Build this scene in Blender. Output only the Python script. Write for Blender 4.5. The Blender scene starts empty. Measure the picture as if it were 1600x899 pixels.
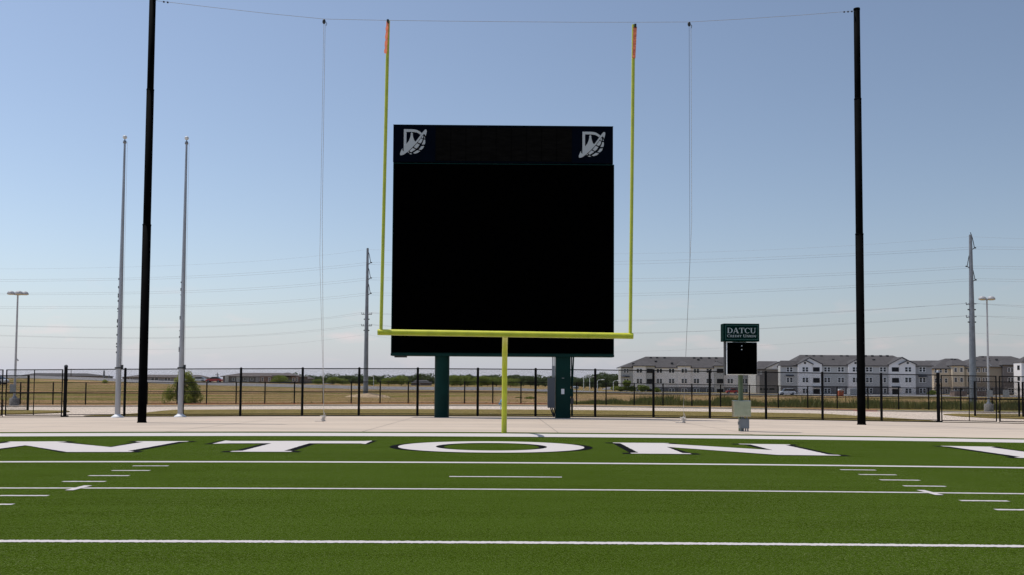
import bpy, bmesh, math, random
from math import sin, cos, pi, sqrt, exp
from mathutils import Vector
random.seed(7)
C = bpy.context.scene
col = C.collection
# ---------------------------------------------------------------- camera
FPX, PPY, PITCH, ROLL, YAW, CAMH = 1490.6, 525.35, 0.04936, 0.00637, 0.00815, 1.523
F = Vector((sin(YAW)*cos(PITCH), cos(YAW)*cos(PITCH), sin(PITCH)))
R0 = Vector((cos(YAW), -sin(YAW), 0)); U0 = R0.cross(F)
R = cos(ROLL)*R0 + sin(ROLL)*U0; U = -sin(ROLL)*R0 + cos(ROLL)*U0
cd = bpy.data.cameras.new('camera'); cam = bpy.data.objects.new('camera', cd); col.objects.link(cam)
from mathutils import Matrix
M = Matrix((R, U, -F)).transposed().to_4x4(); M.translation = Vector((0, 0, CAMH))
cam.matrix_world = M
cd.sensor_width = 36; cd.lens = FPX/1600*36; cd.shift_y = (PPY-449.5)/1600
cd.clip_start = .1; cd.clip_end = 12000
C.camera = cam
# ---------------------------------------------------------------- sky, sun, exposure
SV = Vector((-.36, .15, 1)).normalized()
SEL = math.asin(SV.z); SAZ = math.atan2(SV.x, SV.y)
w = bpy.data.worlds.new("World"); C.world = w; w.use_nodes = True
nt = w.node_tree; bg = nt.nodes['Background']
sky = nt.nodes.new('ShaderNodeTexSky'); sky.sky_type = 'NISHITA'; sky.sun_disc = False
sky.sun_elevation = SEL; sky.sun_rotation = SAZ
sky.altitude = 200; sky.air_density = 1.0; sky.dust_density = 1.0; sky.ozone_density = 2.0
bg.inputs[1].default_value = .1
HZ_SCALE, HZ_AMT, HZ_COL, SKY_GAIN = .055, .9, (4.35, 4.6, 5.65), 1.20
# faint low cumulus streaks, fixed to compass direction and elevation
tc = nt.nodes.new('ShaderNodeTexCoord'); mp = nt.nodes.new('ShaderNodeMapping'); mp.inputs['Scale'].default_value = (16, 16, 60)
nz = nt.nodes.new('ShaderNodeTexNoise'); nz.inputs['Scale'].default_value = 1.0; nz.inputs['Detail'].default_value = 6
rp = nt.nodes.new('ShaderNodeValToRGB'); rp.color_ramp.elements[0].position = .56; rp.color_ramp.elements[1].position = .76
sp = nt.nodes.new('ShaderNodeSeparateXYZ'); mr = nt.nodes.new('ShaderNodeMapRange'); mr.inputs[1].default_value = .105; mr.inputs[2].default_value = .05
mr0 = nt.nodes.new('ShaderNodeMapRange'); mr0.inputs[1].default_value = .0; mr0.inputs[2].default_value = .04
ml0 = nt.nodes.new('ShaderNodeMath'); ml0.operation = 'MULTIPLY'
ml = nt.nodes.new('ShaderNodeMath'); ml.operation = 'MULTIPLY'; ml2 = nt.nodes.new('ShaderNodeMath'); ml2.operation = 'MULTIPLY'; ml2.inputs[1].default_value = .55
mx = nt.nodes.new('ShaderNodeMixRGB'); mx.inputs[2].default_value = (6.3, 5.5, 5.6, 1)
hs = nt.nodes.new('ShaderNodeHueSaturation'); hs.inputs['Saturation'].default_value = .9
L = nt.links.new
L(tc.outputs['Generated'], mp.inputs[0]); L(mp.outputs[0], nz.inputs['Vector']); L(nz.outputs[0], rp.inputs[0])
L(tc.outputs['Generated'], sp.inputs[0]); L(sp.outputs[2], mr.inputs[0]); L(sp.outputs[2], mr0.inputs[0])
L(mr.outputs[0], ml0.inputs[0]); L(mr0.outputs[0], ml0.inputs[1])
L(rp.outputs[0], ml.inputs[0]); L(ml0.outputs[0], ml.inputs[1]); L(ml.outputs[0], ml2.inputs[0])
# pale dust layer thickening towards the horizon, and a brighter side towards the sun
def mth(op, a, b_=None):
    n_ = nt.nodes.new('ShaderNodeMath'); n_.operation = op
    for i_, v_ in enumerate((a, b_)):
        if v_ is None: continue
        if isinstance(v_, (int, float)): n_.inputs[i_].default_value = v_
        else: L(v_, n_.inputs[i_])
    return n_.outputs[0]
hz = mth('MULTIPLY', mth('EXPONENT', mth('DIVIDE', mth('MAXIMUM', sp.outputs[2], 0.0), -HZ_SCALE)), HZ_AMT)
hm = nt.nodes.new('ShaderNodeMixRGB'); hm.inputs[2].default_value = (*HZ_COL, 1)
gn = mth('ADD', mth('MULTIPLY', sp.outputs[0], -.34), SKY_GAIN)
vm = nt.nodes.new('ShaderNodeVectorMath'); vm.operation = 'SCALE'
tn = nt.nodes.new('ShaderNodeMixRGB'); tn.blend_type = 'MULTIPLY'; tn.inputs[0].default_value = 1; tn.inputs[2].default_value = (1.01, .996, .992, 1)
L(sky.outputs[0], hs.inputs['Color']); L(hz, hm.inputs[0]); L(hs.outputs[0], hm.inputs[1]); L(hm.outputs[0], mx.inputs[1]); L(ml2.outputs[0], mx.inputs[0])
L(mx.outputs[0], tn.inputs[1]); L(tn.outputs[0], vm.inputs[0]); L(gn, vm.inputs['Scale']); L(vm.outputs[0], bg.inputs[0])
sd = bpy.data.lights.new('sun', 'SUN'); sd.energy = 3.2; sd.angle = math.radians(.53); sd.color = (1, .955, .89)
sun = bpy.data.objects.new('sun', sd); col.objects.link(sun)
sun.rotation_euler = SV.to_track_quat('Z', 'Y').to_euler(); sun.location = (0, 0, 60)
C.view_settings.view_transform = 'Standard'; C.view_settings.look = 'None'
C.view_settings.exposure = 0.0; C.view_settings.gamma = 1
# ---------------------------------------------------------------- measuring helpers
CP = Vector((0, 0, CAMH))
def ray(px, py): return (F*FPX + R*(px-800) + U*(PPY-py))
def at(px, py, Y):
    d = ray(px, py); return CP + d*(Y/d.y)
def lerp_tab(t, x):
    if x <= t[0][0]: return t[0][1]
    for (a, b), (c, d) in zip(t, t[1:]):
        if x <= c: return b+(d-b)*(x-a)/(c-a)
    return t[-1][1]
def sm(a, b, x):
    t = min(1, max(0, (x-a)/(b-a))); return t*t*(3-2*t)
def crown(x): return -.35*(1-exp(-x*x*.00043/.35))
ZR = [(-.62, 2.0), (-.49, 1.95), (-.43, 1.59), (-.4, 1.22), (-.33, .57), (-.26, .25), (-.195, -.06), (-.134, -.38), (0, -.4), (.07, -.75), (.14, -1.05), (.27, -1.3), (.5, -1.3)]
def ground(x, y):
    if y <= 30: z = 0
    elif y <= 49.4: z = -.0098*(y-30)
    elif y <= 81: z = -.19-.04*(y-49.4)/31.6
    else: z = -.23
    z += crown(x)
    if y > 82:
        a = x/y; zr = lerp_tab(ZR, a); t = min(1, (y-82)/(250-82)); t = t**1.15
        z = z*(1-t)+zr*t
        z += .75*sm(250, 257, y)*(1-sm(-.02, .12, a))
        # ditch on the right behind the second fence
        z -= .35*sm(3, 9, x)*sm(84, 91, y)*(1-sm(100, 112, y))
        if y < 250: z += .12*sin(x*.13+y*.05)*sm(95, 130, y)*(1-sm(215, 250, y))
    return z
def gnd(px, py):
    d = ray(px, py); d = d/d.y; Y = 5.
    prev = Y
    while Y < 900:
        p = CP+d*Y
        if p.z < ground(p.x, Y):
            a, b = prev, Y
            for _ in range(30):
                m = (a+b)/2; p = CP+d*m
                if p.z < ground(p.x, m): b = m
                else: a = m
            p = CP+d*b; return Vector((p.x, b, ground(p.x, b)))
        prev = Y; Y *= 1.01
    return CP+d*Y
def on(px, Y):            # ground point under a picture column at depth Y
    x = at(px, 610, Y).x; return Vector((x, Y, ground(x, Y)))
# ---------------------------------------------------------------- materials
def mat(name, c, rough=.6, metal=0, var=.0, vscale=2., c2=None, bump=0, bscale=20., spec=.5, coat=0, vdet=5, stretch=None):
    m = bpy.data.materials.new(name); m.use_nodes = True; n = m.node_tree; b = n.nodes['Principled BSDF']
    b.inputs['Base Color'].default_value = (*c, 1); b.inputs['Roughness'].default_value = rough
    b.inputs['Metallic'].default_value = metal; b.inputs['Specular IOR Level'].default_value = spec
    if coat: b.inputs['Coat Weight'].default_value = coat
    t = n.nodes.new('ShaderNodeTexCoord'); src = t.outputs['Object']
    if stretch:
        mpn = n.nodes.new('ShaderNodeMapping'); mpn.inputs['Scale'].default_value = stretch
        n.links.new(src, mpn.inputs[0]); src = mpn.outputs[0]
    if var or c2:
        z = n.nodes.new('ShaderNodeTexNoise'); z.inputs['Scale'].default_value = vscale; z.inputs['Detail'].default_value = vdet
        n.links.new(src, z.inputs['Vector'])
        r = n.nodes.new('ShaderNodeValToRGB'); r.color_ramp.elements[0].position = .35; r.color_ramp.elements[1].position = .65
        a = c2 if c2 else tuple(max(0, v*(1-var)) for v in c); d = c if c2 else tuple(min(1, v*(1+var)) for v in c)
        r.color_ramp.elements[0].color = (*a, 1); r.color_ramp.elements[1].color = (*d, 1)
        n.links.new(z.outputs[0], r.inputs[0]); n.links.new(r.outputs[0], b.inputs['Base Color'])
    if bump:
        z2 = n.nodes.new('ShaderNodeTexNoise'); z2.inputs['Scale'].default_value = bscale; z2.inputs['Detail'].default_value = 4
        n.links.new(src, z2.inputs['Vector'])
        bp = n.nodes.new('ShaderNodeBump'); bp.inputs['Strength'].default_value = bump; bp.inputs['Distance'].default_value = .02
        n.links.new(z2.outputs[0], bp.inputs['Height']); n.links.new(bp.outputs[0], b.inputs['Normal'])
    return m
def layered(name, base, layers, rough=.9, bump=.5, bscale=60, bdist=.02, spec=.03):
    """base colour, then (colour, scale(x,y,z), lo, hi, amount, detail) noise layers in world coordinates"""
    m = bpy.data.materials.new(name); m.use_nodes = True; n = m.node_tree; b = n.nodes['Principled BSDF']
    b.inputs['Roughness'].default_value = rough; b.inputs['Specular IOR Level'].default_value = spec
    g = n.nodes.new('ShaderNodeNewGeometry'); rgb = n.nodes.new('ShaderNodeRGB'); rgb.outputs[0].default_value = (*base, 1); cur = rgb.outputs[0]
    for i, (c, s, lo, hi, amt, det) in enumerate(layers):
        mpn = n.nodes.new('ShaderNodeMapping'); mpn.inputs['Scale'].default_value = s; mpn.inputs['Location'].default_value = (i*17.3, i*5.1, i*3.)
        n.links.new(g.outputs['Position'], mpn.inputs[0])
        z = n.nodes.new('ShaderNodeTexNoise'); z.inputs['Scale'].default_value = 1; z.inputs['Detail'].default_value = det
        n.links.new(mpn.outputs[0], z.inputs['Vector'])
        k = n.nodes.new('ShaderNodeMapRange'); k.inputs[1].default_value = lo; k.inputs[2].default_value = hi; k.inputs[4].default_value = amt
        n.links.new(z.outputs[0], k.inputs[0])
        x = n.nodes.new('ShaderNodeMixRGB'); x.inputs[2].default_value = (*c, 1)
        n.links.new(k.outputs[0], x.inputs[0]); n.links.new(cur, x.inputs[1]); cur = x.outputs[0]
    n.links.new(cur, b.inputs['Base Color'])
    if bump:
        z2 = n.nodes.new('ShaderNodeTexNoise'); z2.inputs['Scale'].default_value = bscale; z2.inputs['Detail'].default_value = 5
        n.links.new(g.outputs['Position'], z2.inputs['Vector'])
        bp = n.nodes.new('ShaderNodeBump'); bp.inputs['Strength'].default_value = bump; bp.inputs['Distance'].default_value = bdist
        n.links.new(z2.outputs[0], bp.inputs['Height']); n.links.new(bp.outputs[0], b.inputs['Normal'])
    return m
TURF = layered('turf', (.056, .096, .008), [
    ((.044, .076, .005), (.22, 1.1, 1), .42, .60, .8, 3),
    ((.068, .112, .013), (2, 9, 2), .5, .68, .7, 4),
    ((.018, .034, .002), (26, 60, 26), .48, .60, .75, 3),
    ((.110, .150, .035), (34, 75, 34), .54, .66, .6, 3),
    ((.010, .018, .001), (80, 140, 80), .52, .62, .7, 2),
    ((.26, .29, .13), (80, 130, 80), .61, .69, .85, 2)], rough=.95, bump=.7, bscale=120, bdist=.012, spec=.0)
PAINT = layered('turf_white', (.60, .555, .53), [((.50, .465, .445), (30, 60, 30), .45, .7, .6, 4), ((.40, .40, .34), (90, 130, 90), .60, .75, .6, 2)], bump=.5, bscale=120, bdist=.01)
BLACKP = layered('turf_black', (.005, .005, .0055), [((.014, .015, .014), (80, 120, 80), .55, .7, .7, 2)], bump=.5, bscale=120, bdist=.01)
CONC = layered('concrete', (.555, .462, .372), [
    ((.47, .395, .325), (.10, .5, 1), .44, .60, .85, 6),
    ((.61, .51, .42), (.5, 2.4, 1), .5, .7, .55, 5),
    ((.42, .345, .28), (.35, 3.2, 1), .60, .72, .55, 4),
    ((.30, .25, .20), (14, 14, 14), .66, .78, .35, 3)], bump=.15, bscale=40)
PAVE = layered('pavement', (.66, .55, .45), [((.56, .475, .39), (.2, .8, 1), .42, .64, .8, 5), ((.40, .36, .33), (1, 5, 1), .6, .75, .4, 3)], bump=.1)
DRY = layered('dry_grass', (.38, .235, .115), [
    ((.185, .170, .038), (.012, .13, 1), .46, .54, .95, 4),
    ((.40, .255, .155), (.02, .22, 1), .53, .61, .9, 5),
    ((.135, .135, .035), (.05, .5, 1), .55, .64, .8, 5),
    ((.19, .12, .07), (.3, 1.6, 1), .53, .66, .7, 5),
    ((.46, .33, .20), (.5, 2.6, 1), .60, .70, .6, 4)], bump=1, bscale=5, bdist=.12)
STRIP = layered('lawn_strip', (.25, .195, .065), [
    ((.30, .21, .09), (.5, 2.2, 1), .45, .66, .8, 5), ((.095, .095, .022), (2.2, 6, 2), .5, .66, .7, 5), ((.26, .20, .12), (5, 9, 5), .6, .72, .5, 4)], bump=1, bscale=25, bdist=.05)
ASPH = layered('asphalt', (.26, .25, .25), [((.21, .20, .20), (.1, .6, 1), .4, .6, .7, 4)], bump=.2)
KERB = mat('kerb', (.30, .25, .20), .9, var=.25, vscale=3)
REDP = mat('red_kerb_paint', (.60, .06, .045), .8, var=.35, vscale=2)
YEL = mat('yellow_paint', (.68, .67, .04), .36, var=.09, vscale=3, coat=.15)
BLK = mat('black_pole_paint', (.0028, .0028, .003), .75, var=.3, vscale=2, spec=.02)
VINYL = mat('black_vinyl', (.007, .007, .0075), .6, var=.2, vscale=4, spec=.1)
GALV = mat('galvanised', (.25, .265, .29), .5, .4, var=.15, vscale=1.5)
ALU = mat('brushed_aluminium', (.40, .40, .42), .4, .7, var=.12, vscale=2, stretch=(4, 4, .5))
SCR = mat('led_face', (.0006, .0006, .0007), .9, var=.3, vscale=6, spec=.0)
NAVY = mat('navy_panel', (.0016, .0034, .0085), .7, var=.1, vscale=3, spec=.02)
MATX = mat('matrix_panel', (.0052, .0048, .0045), .8, var=.3, vscale=1.5, spec=.02, stretch=(1.5, 1, 8))
GRN = mat('green_steel', (.0009, .027, .0225), .45, var=.12, vscale=1.5, spec=.12)
GRN2 = mat('green_trim', (.0012, .022, .02), .5, spec=.08)
LOGO = mat('logo_silver', (.50, .53, .55), .6)
LETT = mat('sign_letters', (.50, .54, .54), .6)
SIGNG = mat('sign_green', (.0006, .019, .0145), .45, spec=.04, var=.1, vscale=4)
STEEL = mat('stainless', (.56, .56, .47), .2, 1, var=.08, vscale=3, bump=.12, bscale=1.2)
GREYP = mat('grey_enclosure', (.20, .22, .235), .5, var=.1, vscale=3)
GREYD = mat('dark_grey_enclosure', (.095, .105, .12), .5, spec=.2)
OLIVE = mat('olive_post', (.085, .12, .06), .5, var=.15, vscale=4)
WHITEM = mat('white_metal', (.72, .73, .74), .5, var=.06, vscale=2)
ROPE = mat('rope', (.58, .55, .52), .9, var=.2, vscale=30)
ROPED = mat('dark_rope', (.18, .18, .18), .9, var=.2, vscale=30)
RIB = mat('ribbon', (.95, .26, .17), .7, var=.1, vscale=9)
n_ = RIB.node_tree; tr_ = n_.nodes.new('ShaderNodeBsdfTranslucent'); tr_.inputs[0].default_value = (1, .32, .2, 1)
ms_ = n_.nodes.new('ShaderNodeMixShader'); ms_.inputs[0].default_value = .5
n_.links.new(n_.nodes['Principled BSDF'].outputs[0], ms_.inputs[1]); n_.links.new(tr_.outputs[0], ms_.inputs[2]); n_.links.new(ms_.outputs[0], n_.nodes['Material Output'].inputs[0])
DARKM = mat('dark_metal', (.03, .032, .035), .5)
WIRE = mat('wire', (.42, .43, .45), .6, .0)
SAND = mat('sand_mound', (.50, .36, .22), .95, var=.2, vscale=2, bump=.5, bscale=4)
CBASE = mat('concrete_base', (.30, .275, .25), .95, var=.2, vscale=4, bump=.3)
ROOF = mat('roof_shingle', (.068, .062, .062), .9, var=.12, vscale=.8, bump=.3, bscale=3)
ROOFB = mat('brown_roof', (.12, .10, .092), .9, var=.12, vscale=.8)
WHW = mat('white_siding', (.85, .81, .78), .8, var=.03, vscale=.2)
GRW = mat('grey_siding', (.50, .49, .47), .8, var=.04, vscale=.2)
GR2 = mat('mid_grey_siding', (.36, .35, .345), .8, var=.04, vscale=.2)
STN = mat('grey_stone', (.20, .19, .19), .9, var=.15, vscale=.9)
TANW = mat('cream_siding', (.66, .57, .43), .8, var=.04, vscale=.2)
TAN2 = mat('tan_siding', (.36, .32, .25), .8, var=.04, vscale=.2)
TANS = mat('tan_stone', (.26, .25, .24), .9, var=.15, vscale=.8)
BRWN = mat('taupe_siding', (.20, .185, .18), .8, var=.05, vscale=.3)
GLASS = mat('window_glass', (.018, .024, .03), .15, var=.5, vscale=.25, spec=.35)
WFR = mat('window_frame', (.84, .83, .82), .6)
DARK = mat('dark_opening', (.012, .012, .014), .9)
BRK = mat('brick_wall', (.25, .17, .13), .9, var=.25, vscale=1)
TRIM = mat('dark_trim', (.055, .06, .075), .7)
CARR = mat('car_red', (.45, .02, .02), .3, coat=.5)
CARW = mat('car_white', (.75, .75, .76), .3, coat=.5)
TYRE = mat('tyre', (.015, .015, .015), .8)
CARG = mat('car_glass', (.02, .022, .025), .1)
ORANGE = mat('toilet_orange', (.48, .11, .05), .6)
BLUE = mat('hydrant_blue', (.10, .32, .55), .5)
HYD = mat('hydrant_silver', (.60, .62, .63), .5)
LAMPM = mat('lamp_paint', (.42, .42, .43), .5, var=.08, vscale=2)
LENS = mat('lamp_lens', (.55, .50, .35), .3)
BARK = mat('bark', (.11, .085, .065), .95, var=.3, vscale=3)
def leafmat(name, a, b):
    m = mat(name, a, .65, c2=b, vscale=.9, spec=.25, vdet=6); n = m.node_tree
    bs = n.nodes['Principled BSDF']
    tr = n.nodes.new('ShaderNodeBsdfTranslucent'); tr.inputs[0].default_value = (a[0]*1.5, a[1]*1.5, a[2], 1)
    ms = n.nodes.new('ShaderNodeMixShader'); ms.inputs[0].default_value = .25
    out = n.nodes['Material Output']
    n.links.new(bs.outputs[0], ms.inputs[1]); n.links.new(tr.outputs[0], ms.inputs[2]); n.links.new(ms.outputs[0], out.inputs[0])
    return m
LF_D = leafmat('leaf_dark', (.085, .115, .05), (.042, .062, .032))
LF_M = leafmat('leaf_mid', (.20, .245, .05), (.10, .135, .035))
LF_L = leafmat('leaf_light', (.31, .34, .075), (.16, .20, .045))
WEED = leafmat('weeds', (.16, .165, .05), (.07, .088, .03))
# ---------------------------------------------------------------- object helpers
def tag(o, label=None, cat=None, group=None, kind=None):
    if label: o['label'] = label
    if cat: o['category'] = cat
    if group: o['group'] = group
    if kind: o['kind'] = kind
    return o
def thing(name, loc, label, cat, group=None):
    o = bpy.data.objects.new(name, None); o.location = loc; o.empty_display_size = .2; col.objects.link(o)
    return tag(o, label, cat, group)
def org(o):
    while o.parent: o = o.parent
    return o.location
class MB:
    def __init__(s): s.v = []; s.f = []; s.s = []
    def add(s, vs, fs, smooth=False):
        b = len(s.v); s.v += [tuple(v) for v in vs]; s.f += [tuple(b+i for i in f) for f in fs]; s.s += [smooth]*len(fs); return s
    def box(s, x0, x1, y0, y1, z0, z1):
        return s.add([(x0,y0,z0),(x1,y0,z0),(x1,y1,z0),(x0,y1,z0),(x0,y0,z1),(x1,y0,z1),(x1,y1,z1),(x0,y1,z1)],
                     [(0,3,2,1),(4,5,6,7),(0,1,5,4),(1,2,6,5),(2,3,7,6),(3,0,4,7)])
    def tube(s, pts, r, n=12, cap=True, smooth=True):
        pts = [Vector(p) for p in pts]; rs = r if isinstance(r, (list, tuple)) else [r]*len(pts)
        rings = []; up = None
        for i, p in enumerate(pts):
            d = (pts[min(i+1, len(pts)-1)]-pts[max(i-1, 0)])
            if d.length < 1e-9: d = Vector((0,0,1))
            d.normalize()
            if up is None: up = Vector((0,1,0)) if abs(d.y) < .9 else Vector((0,0,1))
            a = d.cross(up).normalized(); b = a.cross(d).normalized(); up = b
            rings.append([p+(a*cos(2*pi*k/n)+b*sin(2*pi*k/n))*rs[i] for k in range(n)])
        vs = [q for rg in rings for q in rg]; fs = []
        for i in range(len(pts)-1):
            for k in range(n):
                fs.append((i*n+k, i*n+(k+1) % n, (i+1)*n+(k+1) % n, (i+1)*n+k))
        s.add(vs, fs, smooth)
        if cap: s.add(rings[0], [tuple(range(n))]); s.add(rings[-1], [tuple(reversed(range(n)))])
        return s
    def lathe(s, x, y, prof, n=20, smooth=True):      # prof: (r, z)
        vs = [(x+r*cos(2*pi*k/n), y+r*sin(2*pi*k/n), z) for r, z in prof for k in range(n)]
        fs = [(i*n+k, i*n+(k+1) % n, (i+1)*n+(k+1) % n, (i+1)*n+k) for i in range(len(prof)-1) for k in range(n)]
        return s.add(vs, fs, smooth)
    def ball(s, c, rx, ry, rz, n=12, m=8):
        vs = [(c[0]+rx*sin(pi*j/m)*cos(2*pi*k/n), c[1]+ry*sin(pi*j/m)*sin(2*pi*k/n), c[2]+rz*cos(pi*j/m)) for j in range(m+1) for k in range(n)]
        fs = [((j+1)*n+k, (j+1)*n+(k+1) % n, j*n+(k+1) % n, j*n+k) for j in range(m) for k in range(n)]
        return s.add(vs, fs, True)
    def prism(s, pts, axis, a, b):                     # 2D outline extruded; axis 'y': pts=(x,z); 'z': (x,y); 'x': (y,z)
        def P(p, t): return (p[0], t, p[1]) if axis == 'y' else ((p[0], p[1], t) if axis == 'z' else (t, p[0], p[1]))
        n = len(pts); vs = [P(p, a) for p in pts]+[P(p, b) for p in pts]
        s.add(vs, [tuple(range(n)), tuple(reversed(range(n, 2*n)))]+[(i, (i+1) % n, n+(i+1) % n, n+i) for i in range(n)])
        return s
    def build(s, name, m, parent=None, loc=None, bevel=0, tri=False):
        o0 = org(parent) if parent else Vector(loc) if loc is not None else Vector((0, 0, 0))
        me = bpy.data.meshes.new(name)
        me.from_pydata([(v[0]-o0[0], v[1]-o0[1], v[2]-o0[2]) for v in s.v], [], s.f)
        me.polygons.foreach_set('use_smooth', s.s)
        bm = bmesh.new(); bm.from_mesh(me)
        if tri or any(len(f.verts) > 4 for f in bm.faces): bmesh.ops.triangulate(bm, faces=[f for f in bm.faces if len(f.verts) > 4])
        if len(bm.faces) < 60000: bmesh.ops.recalc_face_normals(bm, faces=bm.faces)
        bm.to_mesh(me); bm.free()
        for x in (m if isinstance(m, list) else [m]): me.materials.append(x)
        o = bpy.data.objects.new(name, me); col.objects.link(o)
        if parent: o.parent = parent
        else: o.location = o0
        if bevel:
            bv = o.modifiers.new('bevel', 'BEVEL'); bv.width = bevel; bv.segments = 2; bv.limit_method = 'ANGLE'
        return o
class Pieces:
    """collects shapes and builds every one of them as a part of its own"""
    def __init__(s): s.p = []
    def __getattr__(s, k):
        def f(*a, **q):
            m = MB(); getattr(m, k)(*a, **q); s.p.append(m); return s
        return f
    def build(s, name, m, parent=None, **q): return [x.build(name, m, parent, **q) for x in s.p]
def children(o): return [c for c in bpy.data.objects if c.parent == o]
def copy_tree(o, parent=None):
    c = o.copy(); col.objects.link(c)
    if parent: c.parent = parent
    for ch in children(o): copy_tree(ch, c)
    return c
def structure(o): o['kind'] = 'structure'; return o
# sheet draped on ground(x,y)
def sheet(name, m, x0, x1, y0, y1, dz, sx=1., sy=1., jit=0):
    nx = max(1, int(round((x1-x0)/sx))); ny = max(1, int(round((y1-y0)/sy)))
    b = MB(); vs = []
    for j in range(ny+1):
        for i in range(nx+1):
            x = x0+(x1-x0)*i/nx; y = y0+(y1-y0)*j/ny
            if jit and (j == 0 or j == ny): y += random.uniform(-jit, jit)
            vs.append((x, y, ground(x, y)+dz))
    b.add(vs, [(j*(nx+1)+i, j*(nx+1)+i+1, (j+1)*(nx+1)+i+1, (j+1)*(nx+1)+i) for j in range(ny) for i in range(nx)])
    return structure(b.build(name, m))
def patch(name, m, pts, dz, cell=1.0, thick=0, mb=None):
    """polygon of (x,y) cut into cells and draped"""
    bm = bmesh.new(); f = bm.faces.new([bm.verts.new((x, y, 0)) for x, y in pts])
    xs = [p[0] for p in pts]; ys = [p[1] for p in pts]
    def cuts(a, b, n):
        k = math.ceil(a/cell)*cell
        while k < b:
            bmesh.ops.bisect_plane(bm, geom=bm.verts[:]+bm.edges[:]+bm.faces[:], plane_co=n*k, plane_no=n); k += cell
    cuts(min(xs), max(xs), Vector((1, 0, 0))); cuts(min(ys), max(ys), Vector((0, 1, 0)))
    if thick:
        r = bmesh.ops.extrude_face_region(bm, geom=bm.faces[:])
        top = set(v for v in r['geom'] if isinstance(v, bmesh.types.BMVert))
    else: top = set(bm.verts)
    for v in bm.verts: v.co.z = ground(v.co.x, v.co.y)+dz+(thick if (thick and v in top) else 0)
    bmesh.ops.triangulate(bm, faces=[f for f in bm.faces if len(f.verts) > 4])
    bmesh.ops.recalc_face_normals(bm, faces=bm.faces)
    if mb is not None:
        vs = [tuple(v.co) for v in bm.verts]; bm.verts.index_update()
        mb.add(vs, [tuple(v.index for v in f.verts) for f in bm.faces]); bm.free(); return
    me = bpy.data.meshes.new(name); bm.to_mesh(me); bm.free(); me.materials.append(m)
    o = bpy.data.objects.new(name, me); col.objects.link(o); return structure(o)
# ---------------------------------------------------------------- ground
def axis_vals(segs):
    out = [segs[0][0]]
    for a, b, st in segs:
        n = max(1, int(round((b-a)/st)))
        out += [a+(b-a)*(i+1)/n for i in range(n)]
    return out
gx = axis_vals([(-4000, -600, 340), (-600, -120, 20), (-120, -60, 4), (-60, 60, 1.5), (60, 120, 4), (120, 600, 20), (600, 4000, 340)])
gy = axis_vals([(-300, -40, 50), (-40, 49.2, 6), (49.2, 49.6, .4), (49.6, 120, 1.6), (120, 248, 4), (248, 258, 1), (258, 400, 12), (400, 1000, 60), (1000, 6000, 500)])
b = MB()
vs = [(x, y, ground(x, y)-(.25 if y < 49.5 else 0)) for y in gy for x in gx]
n = len(gx)
b.add(vs, [(j*n+i, j*n+i+1, (j+1)*n+i+1, (j+1)*n+i) for j in range(len(gy)-1) for i in range(n-1)], True)
structure(b.build('ground', DRY))
YG = 18.341; XC = .038; YD = .9144
sheet('turf_field', TURF, -45, 45, -30, 29.75, .0, 1.5, 1.5)
sheet('concrete_apron', CONC, -60, 60, 29.75, 49.45, -.01, 1.5, 1.2)
# control joints sawn in the apron
b = MB()
for k in range(-8, 9):
    x = k*6.1+1.7; pts = [(x-.012, 29.8), (x+.012, 29.8), (x+.012, 49.4), (x-.012, 49.4)]
    patch('', None, pts, -.006, 2.0, mb=b)
for y in (36.4, 42.8):
    patch('', None, [(-50, y-.015), (50, y-.015), (50, y+.015), (-50, y+.015)], -.006, 2.0, mb=b)
structure(b.build('pavement_joints', mat('joint', (.24, .21, .18), .95)))
# painted lines
J = .006
def line(name, x0, x1, yc, wd, sx=.04): return sheet(name, PAINT, x0, x1, yc-wd/2, yc+wd/2, .004, sx, wd, J)
sheet('end_line', PAINT, -40, 40, 27.22, 28.93, .004, .05, .9, .01)
line('goal_line', -26, 26, YG, .26)
line('yard_line', -20, 20, YG-5*YD, .115)
J = .013
line('yard_line', -16, 16, YG-10*YD, .12, .018)
J = .009
for k in (1, 2, 3, 4, 6, 7, 8, 9):
    for s in (-1, 1):
        a, c = sorted((XC+s*6.10, XC+s*6.75)); line('hash_mark', a, c, YG-k*YD, .105, .03)
line('conversion_mark', XC-.915, XC+.915, YG-3*YD, .105, .03)
for s in (-1, 1):
    x = XC+s*6.10; structure(patch('hash_cross', PAINT, [(x-.06, YG-5*YD-.31), (x+.06, YG-5*YD-.31), (x+.06, YG-5*YD+.31), (x-.06, YG-5*YD+.31)], .008, .2))
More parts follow.
